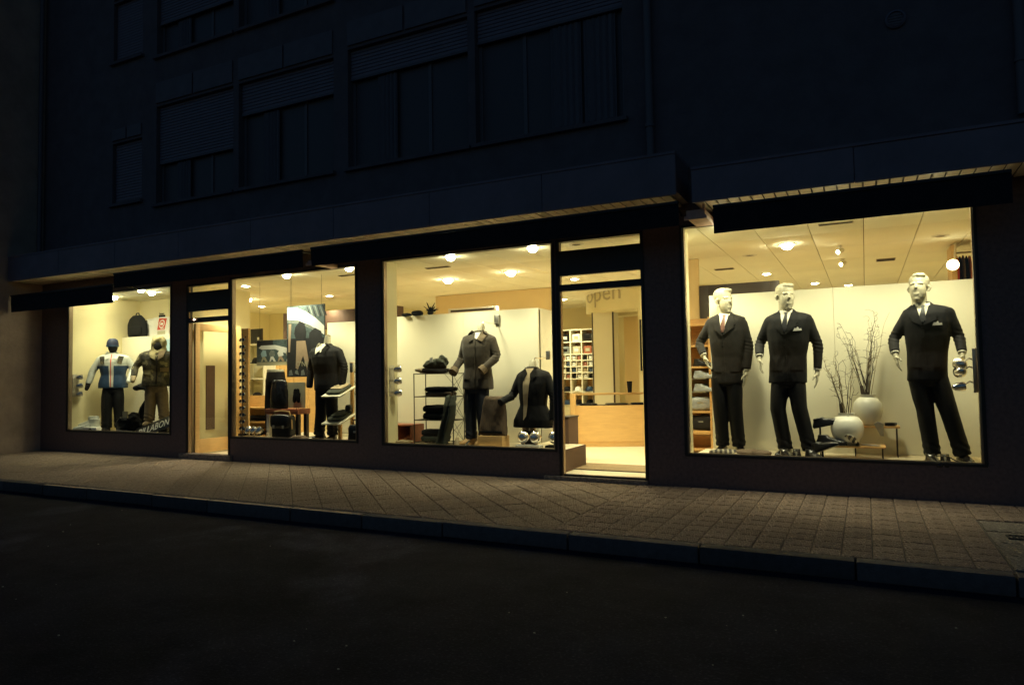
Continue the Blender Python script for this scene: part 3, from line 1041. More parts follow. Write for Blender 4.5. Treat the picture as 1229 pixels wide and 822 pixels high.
def head_mesh():
    mb = MB()
    def ell(c, r, n=16):
        mb.soft(c, (r[0] * 2, r[1] * 2, r[2] * 2), ex=2.0, nu=n, nv=10)
    ell((0, .012, .045), (.076, .097, .088))          # cranium
    ell((0, -.032, -.020), (.064, .068, .106))        # face
    ell((0, -.040, -.062), (.050, .058, .062))        # jaw
    ell((0, -.070, -.096), (.026, .026, .024))        # chin
    mb.tube([(0, -.088, .030), (0, -.100, .002), (0, -.104, -.012)], [.009, .012, .0135], 8)   # nose
    for s in (-1, 1):
        mb.capsule((s * .014, -.086, .036), (s * .048, -.070, .034), .009, .007, 8)            # brow
        mb.tube([(s * .074, .004, .028), (s * .084, .014, .006), (s * .074, .006, -.024)], [.010, .016, .009], 8, ell=.8)
    mb.capsule((-.014, -.0900, -.056), (.014, -.0900, -.056), .0105, .0105, 8)                   # mouth
    mb.soft((0, .022, .066), (.160, .200, .150), ex=2.1, nu=18, nv=10)      # modelled hair
    mb.soft((.010, -.040, .110), (.110, .075, .048), ex=2.2, nu=12, nv=8)
    mb.tube([(0, .010, -.03), (0, .014, -.12), (0, .02, -.215)], [.060, .060, .074], 14)       # neck
    def f(p):
        d = 0
        for s in (-1, 1):
            q = (p - V(s * .030, -.080, .016)).length
            d -= .0045 * math.exp(-(q / .013) ** 2)
        q = abs(p.z + .052)
        if p.z > .075 - .5 * min(0, -p.y) * 0 and (p.y > -.075 or p.z > .09):
            d += .003 * noise.noise(V(p.x * 42, p.y * 15, p.z * 26))
        if p.y < -.08 and abs(p.x) < .02:
            d -= .0015 * math.exp(-(q / .004) ** 2)
        return d
    return mb.remesh("head", .0042, 8, f)

HEAD = head_mesh()
HANDS = {(c, f): hand_mesh(c, f) for c in (.35, .8) for f in (-1, 1)}

def shoe_mesh(L=.29, heel=.03):
    mb = MB()
    mb.loft([(0, -.055, 0, .046, .165, ), (0, -.055, .018, .049, .168), (0, -.05, .04, .046, .158), (0, -.02, .062, .042, .115), (0, .025, .085, .038, .065), (0, .035, .105, .04, .05)], 20, ex=2.3)
    return mb.remesh("shoe", .007, 2)
SHOE = shoe_mesh()
def boot_mesh():
    mb = MB()
    mb.loft([(0, -.055, 0, .052, .165), (0, -.055, .025, .055, .168), (0, -.05, .055, .052, .15), (0, -.01, .085, .047, .10), (0, .03, .12, .046, .065), (0, .035, .19, .05, .06)], 20, ex=2.5)
    return mb.remesh("boot", .008, 2)
BOOT = boot_mesh()

def torso_jacket(J, amp, seed, bulk=1.0, voxel=.011, sleeves=True, collar=True):
    """one continuous garment: body + both sleeves. J in metres, figure space, front is -Y"""
    hx, hz = J['hem']            # (left, right) x of hem, z
    sl, sr = J['sh']             # shoulder points (x, z)
    nx = J['neck']
    zt = (sl[1] + sr[1]) / 2
    cs = (sl[0] + sr[0]) / 2
    hw = (sr[0] - sl[0]) / 2
    ch = (hx[0] + hx[1]) / 2
    hh = (hx[1] - hx[0]) / 2
    def cen(z):
        t = (z - hz) / (zt - hz)
        return ch + (cs - ch) * min(1, max(0, t))
    H = zt - hz
    b = bulk
    rings = [(cen(hz), .0, hz, hh, .128 * b), (cen(hz + .12), .0, hz + .14 * H, hh * .985, .130 * b),
             (cen(hz + .4 * H), .0, hz + .40 * H, hw * .775, .120 * b), (cen(hz + .62 * H), .0, hz + .62 * H, hw * .86, .134 * b),
             (cen(hz + .80 * H), .0, hz + .80 * H, hw * .93, .132 * b), (cs, .005, zt - .050, hw * .96, .112 * b), (cs, .010, zt - .008, hw * .95, .092), (cs * .8 + nx * .2, .016, zt + .018, hw * .72, .082), (nx, .022, zt + .045, .102, .076)]
    if collar:
        rings.append((nx, .028, zt + .075, .074, .066))
    mb = MB()
    mb.loft(rings, 28, ex=2.35)
    if sleeves:
        for s, key in ((0, 'L'), (1, 'R')):
            sh = V(sl[0] + .062, .008, sl[1] - .058) if s == 0 else V(sr[0] - .062, .008, sr[1] - .058)
            el, wr = V(*J['el' + key]), V(*J['wr' + key])
            m1 = sh.lerp(el, .5)
            m2 = el.lerp(wr, .5)
            e1 = el.lerp(sh, .12) + (el - (sh + wr) / 2) * .05
            mb.tube([sh, m1, e1, el.lerp(wr, .12), m2, wr], [.070 * b, .062 * b, .054 * b, .053 * b, .049 * b, .045 * b], 16)
    base = fold_fn(amp, 8.0, seed)
    elL, elR = V(*J['elL']), V(*J['elR'])
    def f(p):
        d = base(p)
        for e in (elL, elR):       # creases bunch at the elbow
            w = math.exp(-((p - e).length / .09) ** 2)
            d += w * .006 * math.sin(p.z * 150 + p.x * 40 + seed)
        return d
    return mb.remesh("jacket", voxel, 4, f)

def trousers_mesh(J, amp, seed, wide=1.0, voxel=.011):
    hip = J['hip']               # x, z of the waist centre
    mb = MB()
    x, z = hip
    mb.loft([(x, 0, z, .158, .108), (x, 0, z - .10, .172, .120), (x, .0, z - .17, .172, .122), (x, 0, z - .22, .150, .108)], 24, ex=2.3)
    for s, k in ((-1, 'L'), (1, 'R')):
        kn, an = V(*J['kn' + k]), V(*J['an' + k])
        h = V(x + s * .083, 0, z - .13)
        mb.tube([h, h.lerp(kn, .5), kn, kn.lerp(an, .5), an.lerp(kn, .04), an], [.098, .094 * wide, .084 * wide, .079 * wide, .079 * wide, .080 * wide], 16, ell=1.12)
    base = fold_fn(amp, 7.0, seed, .35)
    aL, aR = V(*J['anL']), V(*J['anR'])
    def f(p):
        d = base(p)
        for a in (aL, aR):
            w = math.exp(-((p.z - a.z - .06) / .07) ** 2)
            d += w * .0022 * math.sin(p.z * 95 + p.x * 45 + p.y * 30)
        if abs(p.y) > .03:          # pressed crease
            d += 0
        return d
    return mb.remesh("trousers", voxel, 3, f)

def place_hand(J, k, root, m, curl, palm):
    wr, el = V(*J['wr' + k]), V(*J['el' + k])
    d = (wr - el).normalized()
    d = J.get('hd' + k) and V(*J['hd' + k]).normalized() or d
    z = -d
    y = V(0, 1, 0) - z * z.y
    y.normalize()
    x = y.cross(z)
    mm = Matrix((x, y, z)).transposed()
    o = link("hand", HANDS[(curl, palm)], m, root)
    o.rotation_euler = mm.to_euler()
    o.location = wr + d * .045
    return o

def mannequin(label, base, J, jm, tm, group="mannequins in the shop windows", suit=True, head=True, tie=None, seed=1, amp=.007, bulk=1.0, feet='shoe', footm=None, hands=True, pocket=False, rotz=0, shirt='shirt', wide=1.0, skin='mask', name="mannequin", skull=True):
    r = thing(name, label, "mannequin", base, rotz, group)
    jk = torso_jacket(J, amp, seed, bulk)
    link("jacket", jk, M[jm], r)
    if tm:
        link("trousers", trousers_mesh(J, amp * .8, seed + 5, wide), M[tm], r)
    zt = (J['sh'][0][1] + J['sh'][1][1]) / 2
    nx = J['neck']
    if head:
        h = link("head", HEAD, M[skin], r, (J['head'][0], .0, J['head'][1] - .022), (R(J.get('nod', 0)), 0, R(J['yaw'])))
        h.scale = (1.20, 1.20, 1.22)
    if suit:
        vx, vz = J['vee']            # bottom of the opening
        drape("shirt", [(nx - .062, zt + .055), (nx + .062, zt + .055), (vx + .012, vz), (vx - .012, vz)], jk, M[shirt], r, off=.003, th=.003)
        if tie:
            drape("tie", [(nx - .017, zt + .034), (nx + .017, zt + .034), (nx + .013, zt + .004), (vx + .034, vz + .02), (vx, vz - .002), (vx - .034, vz + .02), (nx - .013, zt + .004)], jk, M[tie], r, off=.0075, th=.005)
        for s in (-1, 1):
            drape("collar", [(nx + s * .066, zt + .062), (nx + s * .016, zt + .040), (nx + s * .030, zt + .006), (nx + s * .074, zt + .040)], jk, M[shirt], r, off=.008, th=.004)
            w = J.get('lap', .078)
            drape("lapel", [(nx + s * .070, zt + .058), (nx + s * .088, zt + .040), (nx + s * (w + .052), zt - .085), (nx + s * (w + .030), zt - .100), (nx + s * (w + .046), zt - .118),
                            (vx + s * .022, vz - .03), (vx + s * .002, vz - .03), (nx + s * .052, zt - .06)], jk, M[jm], r, off=.009, th=.011)
        for k in range(2):
            z = vz - .06 - .10 * k
            bv = BVHTree.FromPolygons([v.co for v in jk.vertices], [p.vertices for p in jk.polygons]).ray_cast(V(vx, -1, z), V(0, 1, 0))[0]
            if bv:
                MB().lathe([(.011, 0), (.010, -.004), (.001, -.005)], 10, c=(0, 0, 0), axis=(0, 1, 0)).build("button", M['black'], r, loc=bv)
        hz = J['hem'][1]
        drape("front_edge", [(vx + .004, vz - .03), (vx + .010, vz - .03), (vx + .030, hz + .02), (vx + .022, hz + .02)], jk, M[jm], r, off=.004, th=.004)
        for s in (-1, 1):
            px = (J['hem'][0][0] + J['hem'][0][1]) / 2 + s * .115
            drape("pocket_flap", [(px - .062, hz + .19), (px + .062, hz + .19), (px + .062, hz + .145), (px - .062, hz + .145)], jk, M[jm], r, off=.004, th=.004)
        if pocket:
            px = nx + .118
            pz = zt - .185
            drape("pocket_square", [(px - .045, pz), (px + .045, pz + .004), (px + .040, pz + .030), (px + .020, pz + .022), (px + .004, pz + .046), (px - .012, pz + .028), (px - .032, pz + .038)], jk, M['paper'], r, off=.006, th=.006)
    if hands:
        for k, p in (('L', 1), ('R', -1)):
            if k in J.get('nohand', ''):
                continue
            wr, el = V(*J['wr' + k]), V(*J['el' + k])
            d = (wr - el).normalized()
            MB().tube([wr - d * .03, wr + d * .012], [.042, .040], 14, ell=.8).build("cuff", M[shirt], r)
            place_hand(J, k, r, M[skin], J.get('curl', .35), p)
    if tm and feet:
        for k in 'LR':
            an = J['an' + k]
            link(feet, SHOE if feet == 'shoe' else BOOT, M[footm or 'shoe'], r, (an[0], an[1] + .01, 0.0), (0, 0, R(J.get('ft' + k, -12 if k == 'L' else 14))))
    return r

# --- the three suited mannequins of the right-hand window (floor at z = .331)
Jm1 = dict(hem=((-.185, .165), .815), sh=((-.245, 1.615), (.222, 1.605)), neck=-.020, head=(-.034, 1.828), yaw=48, nod=2,
           elL=(-.345, .03, 1.31), wrL=(-.262, -.14, 1.165), elR=(.245, .03, 1.255), wrR=(.212, -.01, .985), hdL=(.35, -.35, -.8), hip=(-.025, 1.02),
           knL=(-.110, -.02, .53), anL=(-.095, .01, .075), knR=(.065, -.015, .53), anR=(.095, .01, .075), vee=(-.040, 1.43), ftL=-8, ftR=22)
mannequin("male mannequin in a charcoal suit with patterned tie, beside the wooden shoe shelves", (-1.47, .70, .331), Jm1, 'grey_cloth', 'black_cloth', tie='tie_pattern', seed=1, amp=.009)
Jm2 = dict(hem=((-.245, .165), .822), sh=((-.262, 1.590), (.246, 1.585)), neck=-.028, head=(-.034, 1.814), yaw=26, nod=2,
           elL=(-.335, .03, 1.27), wrL=(-.318, -.15, 1.135), elR=(.290, .03, 1.235), wrR=(.275, -.02, .975), hdL=(.08, -.35, -.9), hip=(-.035, 1.0),
           knL=(-.150, -.02, .53), anL=(-.085, .01, .075), knR=(.075, -.02, .54), anR=(.165, .0, .075), vee=(-.050, 1.40), ftL=-25, ftR=20)
mannequin("male mannequin in a black suit with white pocket square, left of the vases", (-.75, .50, .331), Jm2, 'black_cloth', 'black_cloth', tie='tie_dark', seed=2, pocket=True, amp=.009)
Jm3 = dict(hem=((-.275, .098), .828), sh=((-.300, 1.575), (.175, 1.592)), neck=-.105, head=(-.130, 1.815), yaw=-16, nod=-6,
           elL=(-.382, .03, 1.265), wrL=(-.378, -.17, 1.130), elR=(.215, .02, 1.27), wrR=(.215, -.13, 1.12), hdL=(.12, -.4, -.85), hdR=(-.02, -.45, -.8), hip=(-.085, 1.0),
           knL=(-.120, -.02, .53), anL=(-.070, .0, .075), knR=(.085, -.02, .53), anR=(.195, .0, .075), vee=(-.120, 1.44), ftL=-10, ftR=18)
mannequin("male mannequin in a dark navy suit with bow-like knot, standing alone right of the vases", (.66, .45, .331), Jm3, 'navy_cloth', 'black_cloth', tie='tie_dark', seed=3, pocket=True, amp=.009)

# --- taupe coat figure, window three: no head, hung from a hook plate on the partition
Jc = dict(hem=((-.235, .225), .775), sh=((-.250, 1.50), (.262, 1.525)), neck=.035, head=(0, 0), yaw=0,
          elL=(-.275, .0, 1.19), wrL=(-.285, -.20, 1.02), elR=(.305, .0, 1.215), wrR=(.155, -.17, 1.035), hip=(-.02, .93),
          knL=(-.125, -.01, .50), anL=(-.125, .0, .09), knR=(.060, -.01, .50), anR=(.090, .0, .09), ftL=-22, ftR=-10)
r = mannequin("headless figure in a long taupe wool coat and dark jeans with tan boots", (-4.83, .52, .331), Jc, 'coat_grey', 'denim_dark', suit=False, head=False, seed=8, amp=.012, bulk=1.06, feet='boot', footm='tan_shoe', hands=False)
jk = [c for c in r.children if c.name.startswith('jacket')][0].data
for k in 'LR':
    wr, el = V(*Jc['wr' + k]), V(*Jc['el' + k])
    d = (wr - el).normalized()
    MB().tube([wr - d * .055, wr + d * .02], [.062, .066], 16).build("cuff", M['coat_sleeve'], r)
drape("shirt", [(-.02, 1.59), (.09, 1.59), (.05, 1.47), (.02, 1.47)], jk, M['shirt'], r, off=.004)
drape("placket", [(.005, 1.48), (.035, 1.48), (.02, .80), (-.02, .80)], jk, M['coat_grey'], r, off=.006, th=.006)
for s in (-1, 1):
    drape("collar", [(.035 + s * .02, 1.47), (.035 + s * .085, 1.60), (.035 + s * .155, 1.53), (.035 + s * .10, 1.43)], jk, M['coat_sleeve'] if s > 0 else M['coat_grey'], r, off=.010, th=.007)
    drape("pocket_flap", [(s * .13 - .07, .98), (s * .13 + .07, .98), (s * .13 + .07, .92), (s * .13 - .07, .92)], jk, M['coat_grey'], r, off=.006, th=.005)
MB().tube([(.035, .02, 1.57), (.045, .03, 1.65), (.050, .04, 1.69)], [.054, .05, .03], 14).build("neck", M['mask'], r)
MB().box(.045, .125, .405, .435, 1.70, 1.84).build("hook_plate", M['steel'], r, bevel=.004)
MB().tube([(.085, .405, 1.72), (.085, .2, 1.70), (.06, .06, 1.72), (.052, .04, 1.68)], .008, 8).build("hook", M['chrome'], r)

# --- hanging black jacket (torso only), window three
Jj = dict(hem=((-.28, .29), .26), sh=((-.215, 1.00), (.265, .99)), neck=-.005, head=(0, 0), yaw=0,
          elL=(-.30, .0, .68), wrL=(-.36, -.26, .60), elR=(.315, .0, .65), wrR=(.30, -.02, .36), hip=(0, 0))
r = thing("hanging_jacket", "open black jacket over a beige top, hung from a hook beside the desk doorway", "jacket", (-4.0, .52, .331))
jk = torso_jacket(Jj, .010, 12, 1.05)
link("jacket", jk, M['black_cloth'], r)
drape("undershirt", [(-.07, 1.05), (.05, 1.05), (-.03, .42), (-.075, .36)], jk, M['beige_cloth'], r, off=.006, th=.004)
drape("collar", [(-.085, 1.07), (-.02, .98), (-.06, .88), (-.12, .95)], jk, M['black_knit'], r, off=.014, th=.008)
drape("collar", [(.075, 1.07), (.02, .98), (.05, .88), (.12, .95)], jk, M['black_knit'], r, off=.014, th=.008)
MB().tube([(-.005, .02, 1.04), (.0, .03, 1.12), (.01, .05, 1.16)], [.054, .05, .028], 14).build("neck", M['mask'], r)
MB().box(.025, .085, .41, .435, 1.17, 1.29).build("hook_plate", M['steel'], r, bevel=.004)
MB().tube([(.055, .41, 1.20), (.05, .2, 1.18), (.02, .06, 1.19), (.01, .05, 1.15)], .007, 8).build("hook", M['chrome'], r)

# --- dark jacket figure, window two
Jd = dict(hem=((-.165, .310), .775), sh=((-.270, 1.42), (.318, 1.43)), neck=.030, head=(0, 0), yaw=0,
          elL=(-.290, .01, 1.11), wrL=(-.255, -.06, .82), elR=(.385, .02, 1.12), wrR=(.365, -.02, .84), hip=(.03, .92),
          knL=(-.06, -.01, .50), anL=(-.115, .0, .085), knR=(.155, -.01, .50), anR=(.150, .0, .085), ftL=-30, ftR=10, nohand='L')
r = mannequin("headless figure in a dark jacket and trousers with a white collar, beside a ledge stand", (-7.52, .42, .331), Jd, 'black_cloth', 'black_cloth', suit=False, head=False, seed=15, amp=.009, bulk=1.1, hands=False)
jk = [c for c in r.children if c.name.startswith('jacket')][0].data
for s in (-1, 1):
    drape("collar", [(.03 + s * .01, 1.40), (.03 + s * .075, 1.51), (.03 + s * .13, 1.45), (.03 + s * .085, 1.33)], jk, M['shirt'] if s < 0 else M['black_knit'], r, off=.010, th=.007)
drape("shirt", [(-.02, 1.50), (.08, 1.50), (.04, 1.36), (.02, 1.36)], jk, M['shirt'], r, off=.005)
MB().tube([(.03, .02, 1.46), (.045, .02, 1.55), (.055, .02, 1.62)], [.056, .052, .045], 14).build("neck", M['mask'], r)
MB().tube([(.055, .02, 1.62), (.055, .02, 1.635)], [.045, .02], 14).build("neck_cap", M['steel'], r)

# --- blue and white jacket figure, window one
Ja = dict(hem=((-.245, .270), .84), sh=((-.262, 1.455), (.290, 1.46)), neck=.01, head=(0, 0), yaw=0,
          elL=(-.345, .0, 1.17), wrL=(-.400, -.05, .93), elR=(.360, .0, 1.19), wrR=(.330, -.16, 1.03), hip=(.01, .95),
          knL=(-.095, -.01, .5), anL=(-.095, .0, .085), knR=(.11, -.01, .5), anR=(.13, .0, .085), nohand='')
r = thing("mannequin", "figure in a blue and pale ski jacket and blue cap in the leftmost window", "mannequin", (-12.98, .60, .331), R(44), "mannequins in the shop windows")
jk = torso_jacket(Ja, .011, 21, 1.14, voxel=.012)
me = jk
me.materials.append(M['jacket_white'])
me.materials.append(M['jacket_blue'])
for p in me.polygons:
    c = p.center
    side = abs(c.x - .012) > .272
    p.material_index = 1 if (c.z < 1.265 and not side) else 0
link("jacket", me, None, r)
drape("zip_panel", [(-.045, 1.50), (.05, 1.50), (.045, .86), (-.02, .86)], jk, M['jacket_white'], r, off=.008, th=.006)
drape("zip", [(-.008, 1.49), (.008, 1.49), (.006, .86), (-.006, .86)], jk, M['red'], r, off=.016, th=.003)
for s in (-1, 1):
    drape("collar", [(s * .02, 1.46), (s * .08, 1.55), (s * .13, 1.47), (s * .09, 1.36)], jk, M['jacket_white'], r, off=.014, th=.01)
    drape("shoulder_panel", [(s * .12, 1.46), (s * .21, 1.44), (s * .18, 1.30), (s * .11, 1.30)], jk, M['camo'], r, off=.006, th=.004)
link("trousers", trousers_mesh(Ja, .008, 31, 1.12), M['black'], r)
for k in 'LR':
    wr, el = V(*Ja['wr' + k]), V(*Ja['el' + k])
    d = (wr - el).normalized()
    MB().capsule(wr - d * .02, wr + d * .10, .048, .036, 12).build("glove", M['jacket_white'] if k == 'R' else M['black'], r)
    link("boot", BOOT, M['black'], r, (Ja['an' + k][0], 0, 0), (0, 0, R(-10 if k == 'L' else 10)))
hb = MB()
hb.tube([(0, .02, 1.49), (0, .02, 1.56)], [.07, .06], 14)
hb.soft((0, .0, 1.62), (.165, .20, .20), ex=2)
hb.build("neck", M['black'], r)
hb = MB()
hb.lathe([(.001, .165), (.05, .158), (.085, .13), (.102, .075), (.106, .02), (.102, .0), (.001, .0)], 22, c=(-.005, .0, 1.635))
cp = hb.build("cap", M['cap_blue'], r)
MB().lathe([(.108, 0), (.112, .018), (.107, .032), (.103, .02)], 22, c=(-.005, 0, 1.632)).build("cap_band", M['jacket_blue'], cp)

# --- hooded figure, window one
Jh = dict(hem=((-.265, .245), .865), sh=((-.285, 1.49), (.285, 1.49)), neck=.02, head=(0, 0), yaw=0,
          elL=(-.365, -.02, 1.20), wrL=(-.350, -.20, 1.03), elR=(.36, -.02, 1.20), wrR=(.375, -.12, .99), hip=(-.01, .97),
          knL=(-.105, -.01, .56), anL=(-.12, -.03, .24), knR=(.10, -.01, .56), anR=(.13, -.03, .27))
r = thing("mannequin", "headless figure in a dark camouflage hooded jacket and brown trousers", "mannequin", (-11.66, .58, .331), R(42), "mannequins in the shop windows")
jk = torso_jacket(Jh, .016, 41, 1.16, voxel=.012)
link("jacket", jk, M['camo'], r)
hb = MB()
hb.soft((.02, .02, 1.645), (.27, .28, .30), ex=2.2)
hb.tube([(.02, .03, 1.48), (.02, .02, 1.60)], [.145, .13], 16)
hm = hb.remesh("hood", .011, 3, lambda p: .018 * noise.noise(p * 13) - .075 * math.exp(-(((p.x - .02) / .085) ** 2 + ((p.z - 1.615) / .10) ** 2)) * (1 if p.y < 0 else 0))
link("hood", hm, M['khaki'], r)
MB().soft((.02, -.045, 1.60), (.155, .10, .18), ex=2, nu=16, nv=10).build("hood_shadow", M['black'], r)  # black form stands for the shadow inside the hood
for s in (-1, 1):
    drape("hood_lining", [(.02 + s * .03, 1.50), (.02 + s * .14, 1.54), (.02 + s * .11, 1.40), (.02 + s * .02, 1.34)], jk, M['khaki'] if s < 0 else M['brown_trou'], r, off=.014, th=.012)
drape("zip", [(.02, 1.42), (.045, 1.42), (.03, .90), (.0, .90)], jk, M['black'], r, off=.008, th=.004)
drape("pocket_flap", [(-.21, 1.16), (-.08, 1.16), (-.08, 1.09), (-.21, 1.09)], jk, M['khaki'], r, off=.012, th=.008)
drape("pocket_flap", [(.08, 1.20), (.21, 1.20), (.21, 1.13), (.08, 1.13)], jk, M['brown_trou'], r, off=.012, th=.008)
link("trousers", trousers_mesh(Jh, .009, 51, 1.15), M['brown_trou'], r)
for k in 'LR':
    wr, el = V(*Jh['wr' + k]), V(*Jh['el' + k])
    d = (wr - el).normalized()
    MB().capsule(wr - d * .02, wr + d * .09, .05, .038, 12).build("glove", M['beige_cloth'], r)
    an = Jh['an' + k]
    link("boot", BOOT, M['brown_trou'], r, (an[0], -.02, an[2] - .09), (0, 0, R(-14 if k == 'L' else 10)))
    MB().box(an[0] - .07, an[0] + .07, -.18, .12, 0, an[2] - .091).build("riser", M['black'], r, bevel=.006)

# ================================================================== GOODS AND FITTINGS
# ---- chrome spotlights on plates beside the windows
def chrome_head(parent, loc, axis, r=.052, name="lamp_head"):
    a = Vector(axis).normalized()
    h = MB().lathe([(.001, -.075), (.020, -.072), (r * .75, -.050), (r, -.010), (r * 1.02, .030), (r * .92, .034), (r * .86, .016)], 20, axis=a).build(name, M['chrome'], parent, loc=loc)
    MB().lathe([(r * .86, .020), (r * .4, .026), (.001, .027)], 16, axis=a).build("lens", M['lens'], h)
    return h
def spot_cluster(x, y, zs, side, label, ax, reach=.13):
    """plate on the pier at x, three chrome heads reaching to `side` (+1 / -1 in X)"""
    zc = sum(zs) / len(zs)
    t = thing("spotlight_cluster", label, "spotlights", (x, y, zc), 0, "chrome spotlight clusters on the window piers")
    hh = (max(zs) - min(zs)) / 2 + .05
    MB().box(-.012, .012, -.06, .06, -hh, hh).build("plate", M['steel'], t, bevel=.003)
    for z in zs:
        p = V(side * reach, .02, z - zc)
        MB().tube([(side * .012, 0, z - zc), (side * .05, 0, z - zc + .01), (side * (reach - .03), .015, z - zc)], .009, 8).build("arm", M['chrome'], t)
        chrome_head(t, p, ax)
    return t
spot_cluster(-13.425, .16, (1.07, 1.23, 1.39), 1, "three chrome spotlights stacked on the left edge of the leftmost window", (.5, .8, .15))
spot_cluster(-6.085, .20, (1.07, 1.24, 1.41), 1, "three chrome spotlights on a plate left of the wire clothes rack", (.5, .8, .15), .11)
spot_cluster(-6.50, .14, (1.07, 1.23, 1.39), -1, "three chrome spotlights right of the ledge stand, against the pier", (-.4, .85, .15), .15)
t = thing("spotlight_cluster", "three chrome spotlights on a plate beside the lone navy suit, at the right window edge", "spotlights", (1.01, .12, 1.265), 0, "chrome spotlight clusters on the window piers")
MB().box(-.075, -.022, -.02, .0, -.215, .215).build("plate", M['steel'], t, bevel=.003)
for z, rr, ax in ((.07, .058, (-.5, .7, .3)), (-.01, .055, (-.3, .9, -.2)), (-.155, .046, (.9, .2, .1))):
    MB().tube([(-.06, -.01, z + .03), (-.10, 0, z + .05), (-.14, .02, z + .02)], .008, 8).build("arm", M['chrome'], t)
    chrome_head(t, V(-.175, .03, z), ax, rr)
def floor_spots(x, y, z0, w, n, base_m, label, head_r=.07, group="floor standing display lamps"):
    t = thing("floor_spotlights", label, "spotlights", (x, y, z0), 0, group)
    MB().box(-w / 2, w / 2, -.07, .07, 0, .055).build("base", M[base_m], t, bevel=.006)
    for k in range(n):
        xx = -w / 2 + w * (k + .5) / n
        MB().tube([(xx, 0, .055), (xx, .02, .10)], .012, 8).build("stem", M['chrome'], t)
        chrome_head(t, V(xx, 0, .15), (-.1 + .1 * k, .75, .65), head_r)
    return t
floor_spots(-3.93, .25, .331, .34, 2, 'paper', "two chrome lamps on a small white base below the hanging black jacket", .075)
floor_spots(-8.82, .22, .331, .36, 3, 'wood', "three chrome lamps on a wooden block at the left foot of the poster window", .055)
floor_spots(-3.60, .30, .331, .20, 1, 'black', "single chrome lamp on a black block at the lower right corner of the coat window", .075)
for x, h, l in ((-4.07, .12, "short brown jar standing behind the chrome lamps"), (-3.97, .19, "taller brown bottle standing behind the chrome lamps")):
    t = thing("jar", l, "jar", (x, .44, .331))
    MB().box(-.05, .05, -.05, .05, 0, .22).build("riser", M['black'], t, bevel=.004)
    MB().lathe([(.001, .221), (.042, .221), (.044, .24), (.044, .22 + h), (.030, .24 + h), (.028, .26 + h), (.001, .262 + h)], 16).build("body", M['brown_jar'], t)
    MB().lathe([(.031, .245 + h), (.031, .275 + h), (.001, .278 + h)], 14).build("lid", M['beige_cloth'], t)

# ---- right window: vases with twigs on two low tables
def low_table(label, x0, x1, y0, y1, zt):
    t = thing("low_table", label, "table", ((x0 + x1) / 2, (y0 + y1) / 2, .331))
    w, d, h = (x1 - x0) / 2, (y1 - y0) / 2, zt - .331
    MB().box(-w, w, -d, d, h - .02, h).build("table_top", M['wood'], t, bevel=.003)
    for sx in (-1, 1):
        for sy in (-1, 1):
            MB().tube([(sx * (w - .03), sy * (d - .03), 0), (sx * (w - .03), sy * (d - .03), h - .02)], .006, 8).build("leg", M['wire'], t)
    return t
low_table("front low table with a thin wooden top and wire legs, under the smaller white vase", -.50, .165, .36, .66, .475)
low_table("rear low table with a thin wooden top and wire legs, under the larger white vase", -.16, .315, .68, .94, .668)
def vase(label, x, y, z, r, h, rim):
    t = tag(MB().lathe([(.001, 0), (r * .52, 0), (r * .66, h * .06), (r * .92, h * .30), (r, h * .52), (r * .93, h * .72), (r * .70, h * .86), (rim, h * .91), (rim * 1.12, h), (rim * 1.02, h), (rim * .85, h * .93), (rim * .8, h * .7), (.001, h * .6)], 36).build("vase", M['ceramic'], None, loc=(x, y, z)), label, "vase")
    return t
vase("smaller round white vase in front with a low bunch of dark twigs", -.20, .52, .476, .168, .345, .078)
vase("larger round white vase behind with a tall bunch of dark twigs", .01, .80, .669, .150, .345, .078)
def twigs(label, x, y, z, n, seed, lean, hmin, hmax, dark):
    t = thing("twig_bunch", label, "twigs", (x, y, z))
    q = random.Random(seed)
    for k in range(n):
        lx, ly = q.choice(lean)
        lx += q.uniform(-.09, .09)
        ly += q.uniform(-.10, .10)
        h = q.uniform(hmin, hmax)
        pts, rr = [], []
        b0 = V(q.uniform(-.03, .03), q.uniform(-.03, .03), -.10)
        for j in range(9):
            u = j / 8
            wob = .02 * u * u
            pts.append(b0 + V(lx * h * u ** 1.25 + wob * math.sin(j * 2.1 + k), ly * h * u ** 1.25 + wob * math.cos(j * 1.7 + k), (h + .1) * u))
            rr.append(.0046 * (1 - .72 * u))
        mb = MB().tube(pts, rr, 5)
        for c in range(q.choice((2, 3, 4))):       # curled side shoots near the tip
            p = pts[q.randrange(4, 9)]
            a0 = q.uniform(0, 6.28)
            sgn = q.choice((-1, 1))
            cp = [p]
            ln = q.uniform(.05, .13)
            for j in range(1, 7):
                an = a0 + sgn * j * q.uniform(.3, .6)
                cp.append(cp[-1] + V(math.cos(an) * ln / 5, q.uniform(-.01, .01), abs(math.sin(an)) * ln / 5 * (1 if j < 5 else -.4)))
            mb.tube(cp, [.0022 - .0002 * j for j in range(7)], 4)
        mb.build("twig", M['twig'] if q.random() < dark else M['twig_pale'], t)
    if dark > .5:
        MB().tube([(-.03, 0, -.08), (-.055, 0, .10)], [.028, .018], 8).build("twig_base", M['twig'], t)
    return t
twigs("low spreading bunch of curly dark twigs in the smaller vase", -.20, .52, .82, 17, 5, ((-.36, 0), (-.22, .05), (.08, 0), (-.05, .05)), .35, .68, .6)
twigs("tall bunch of thin dark twigs with curled tips in the larger vase", .01, .80, 1.01, 22, 9, ((-.30, 0), (-.24, .02), (.04, .05), (.17, 0), (.10, 0)), .55, .93, .7)

def soft_thing(name, label, cat, m, c, sz, ex=3.0, nz=.12, nf=7, seed=0, group=None, rot=0, nu=26, nv=14):
    return tag(MB().soft((0, 0, 0), sz, ex, nz, nf, seed, nu, nv).build(name, M[m] if isinstance(m, str) else m, None, loc=c, rot=(0, 0, rot)), label, cat, group)
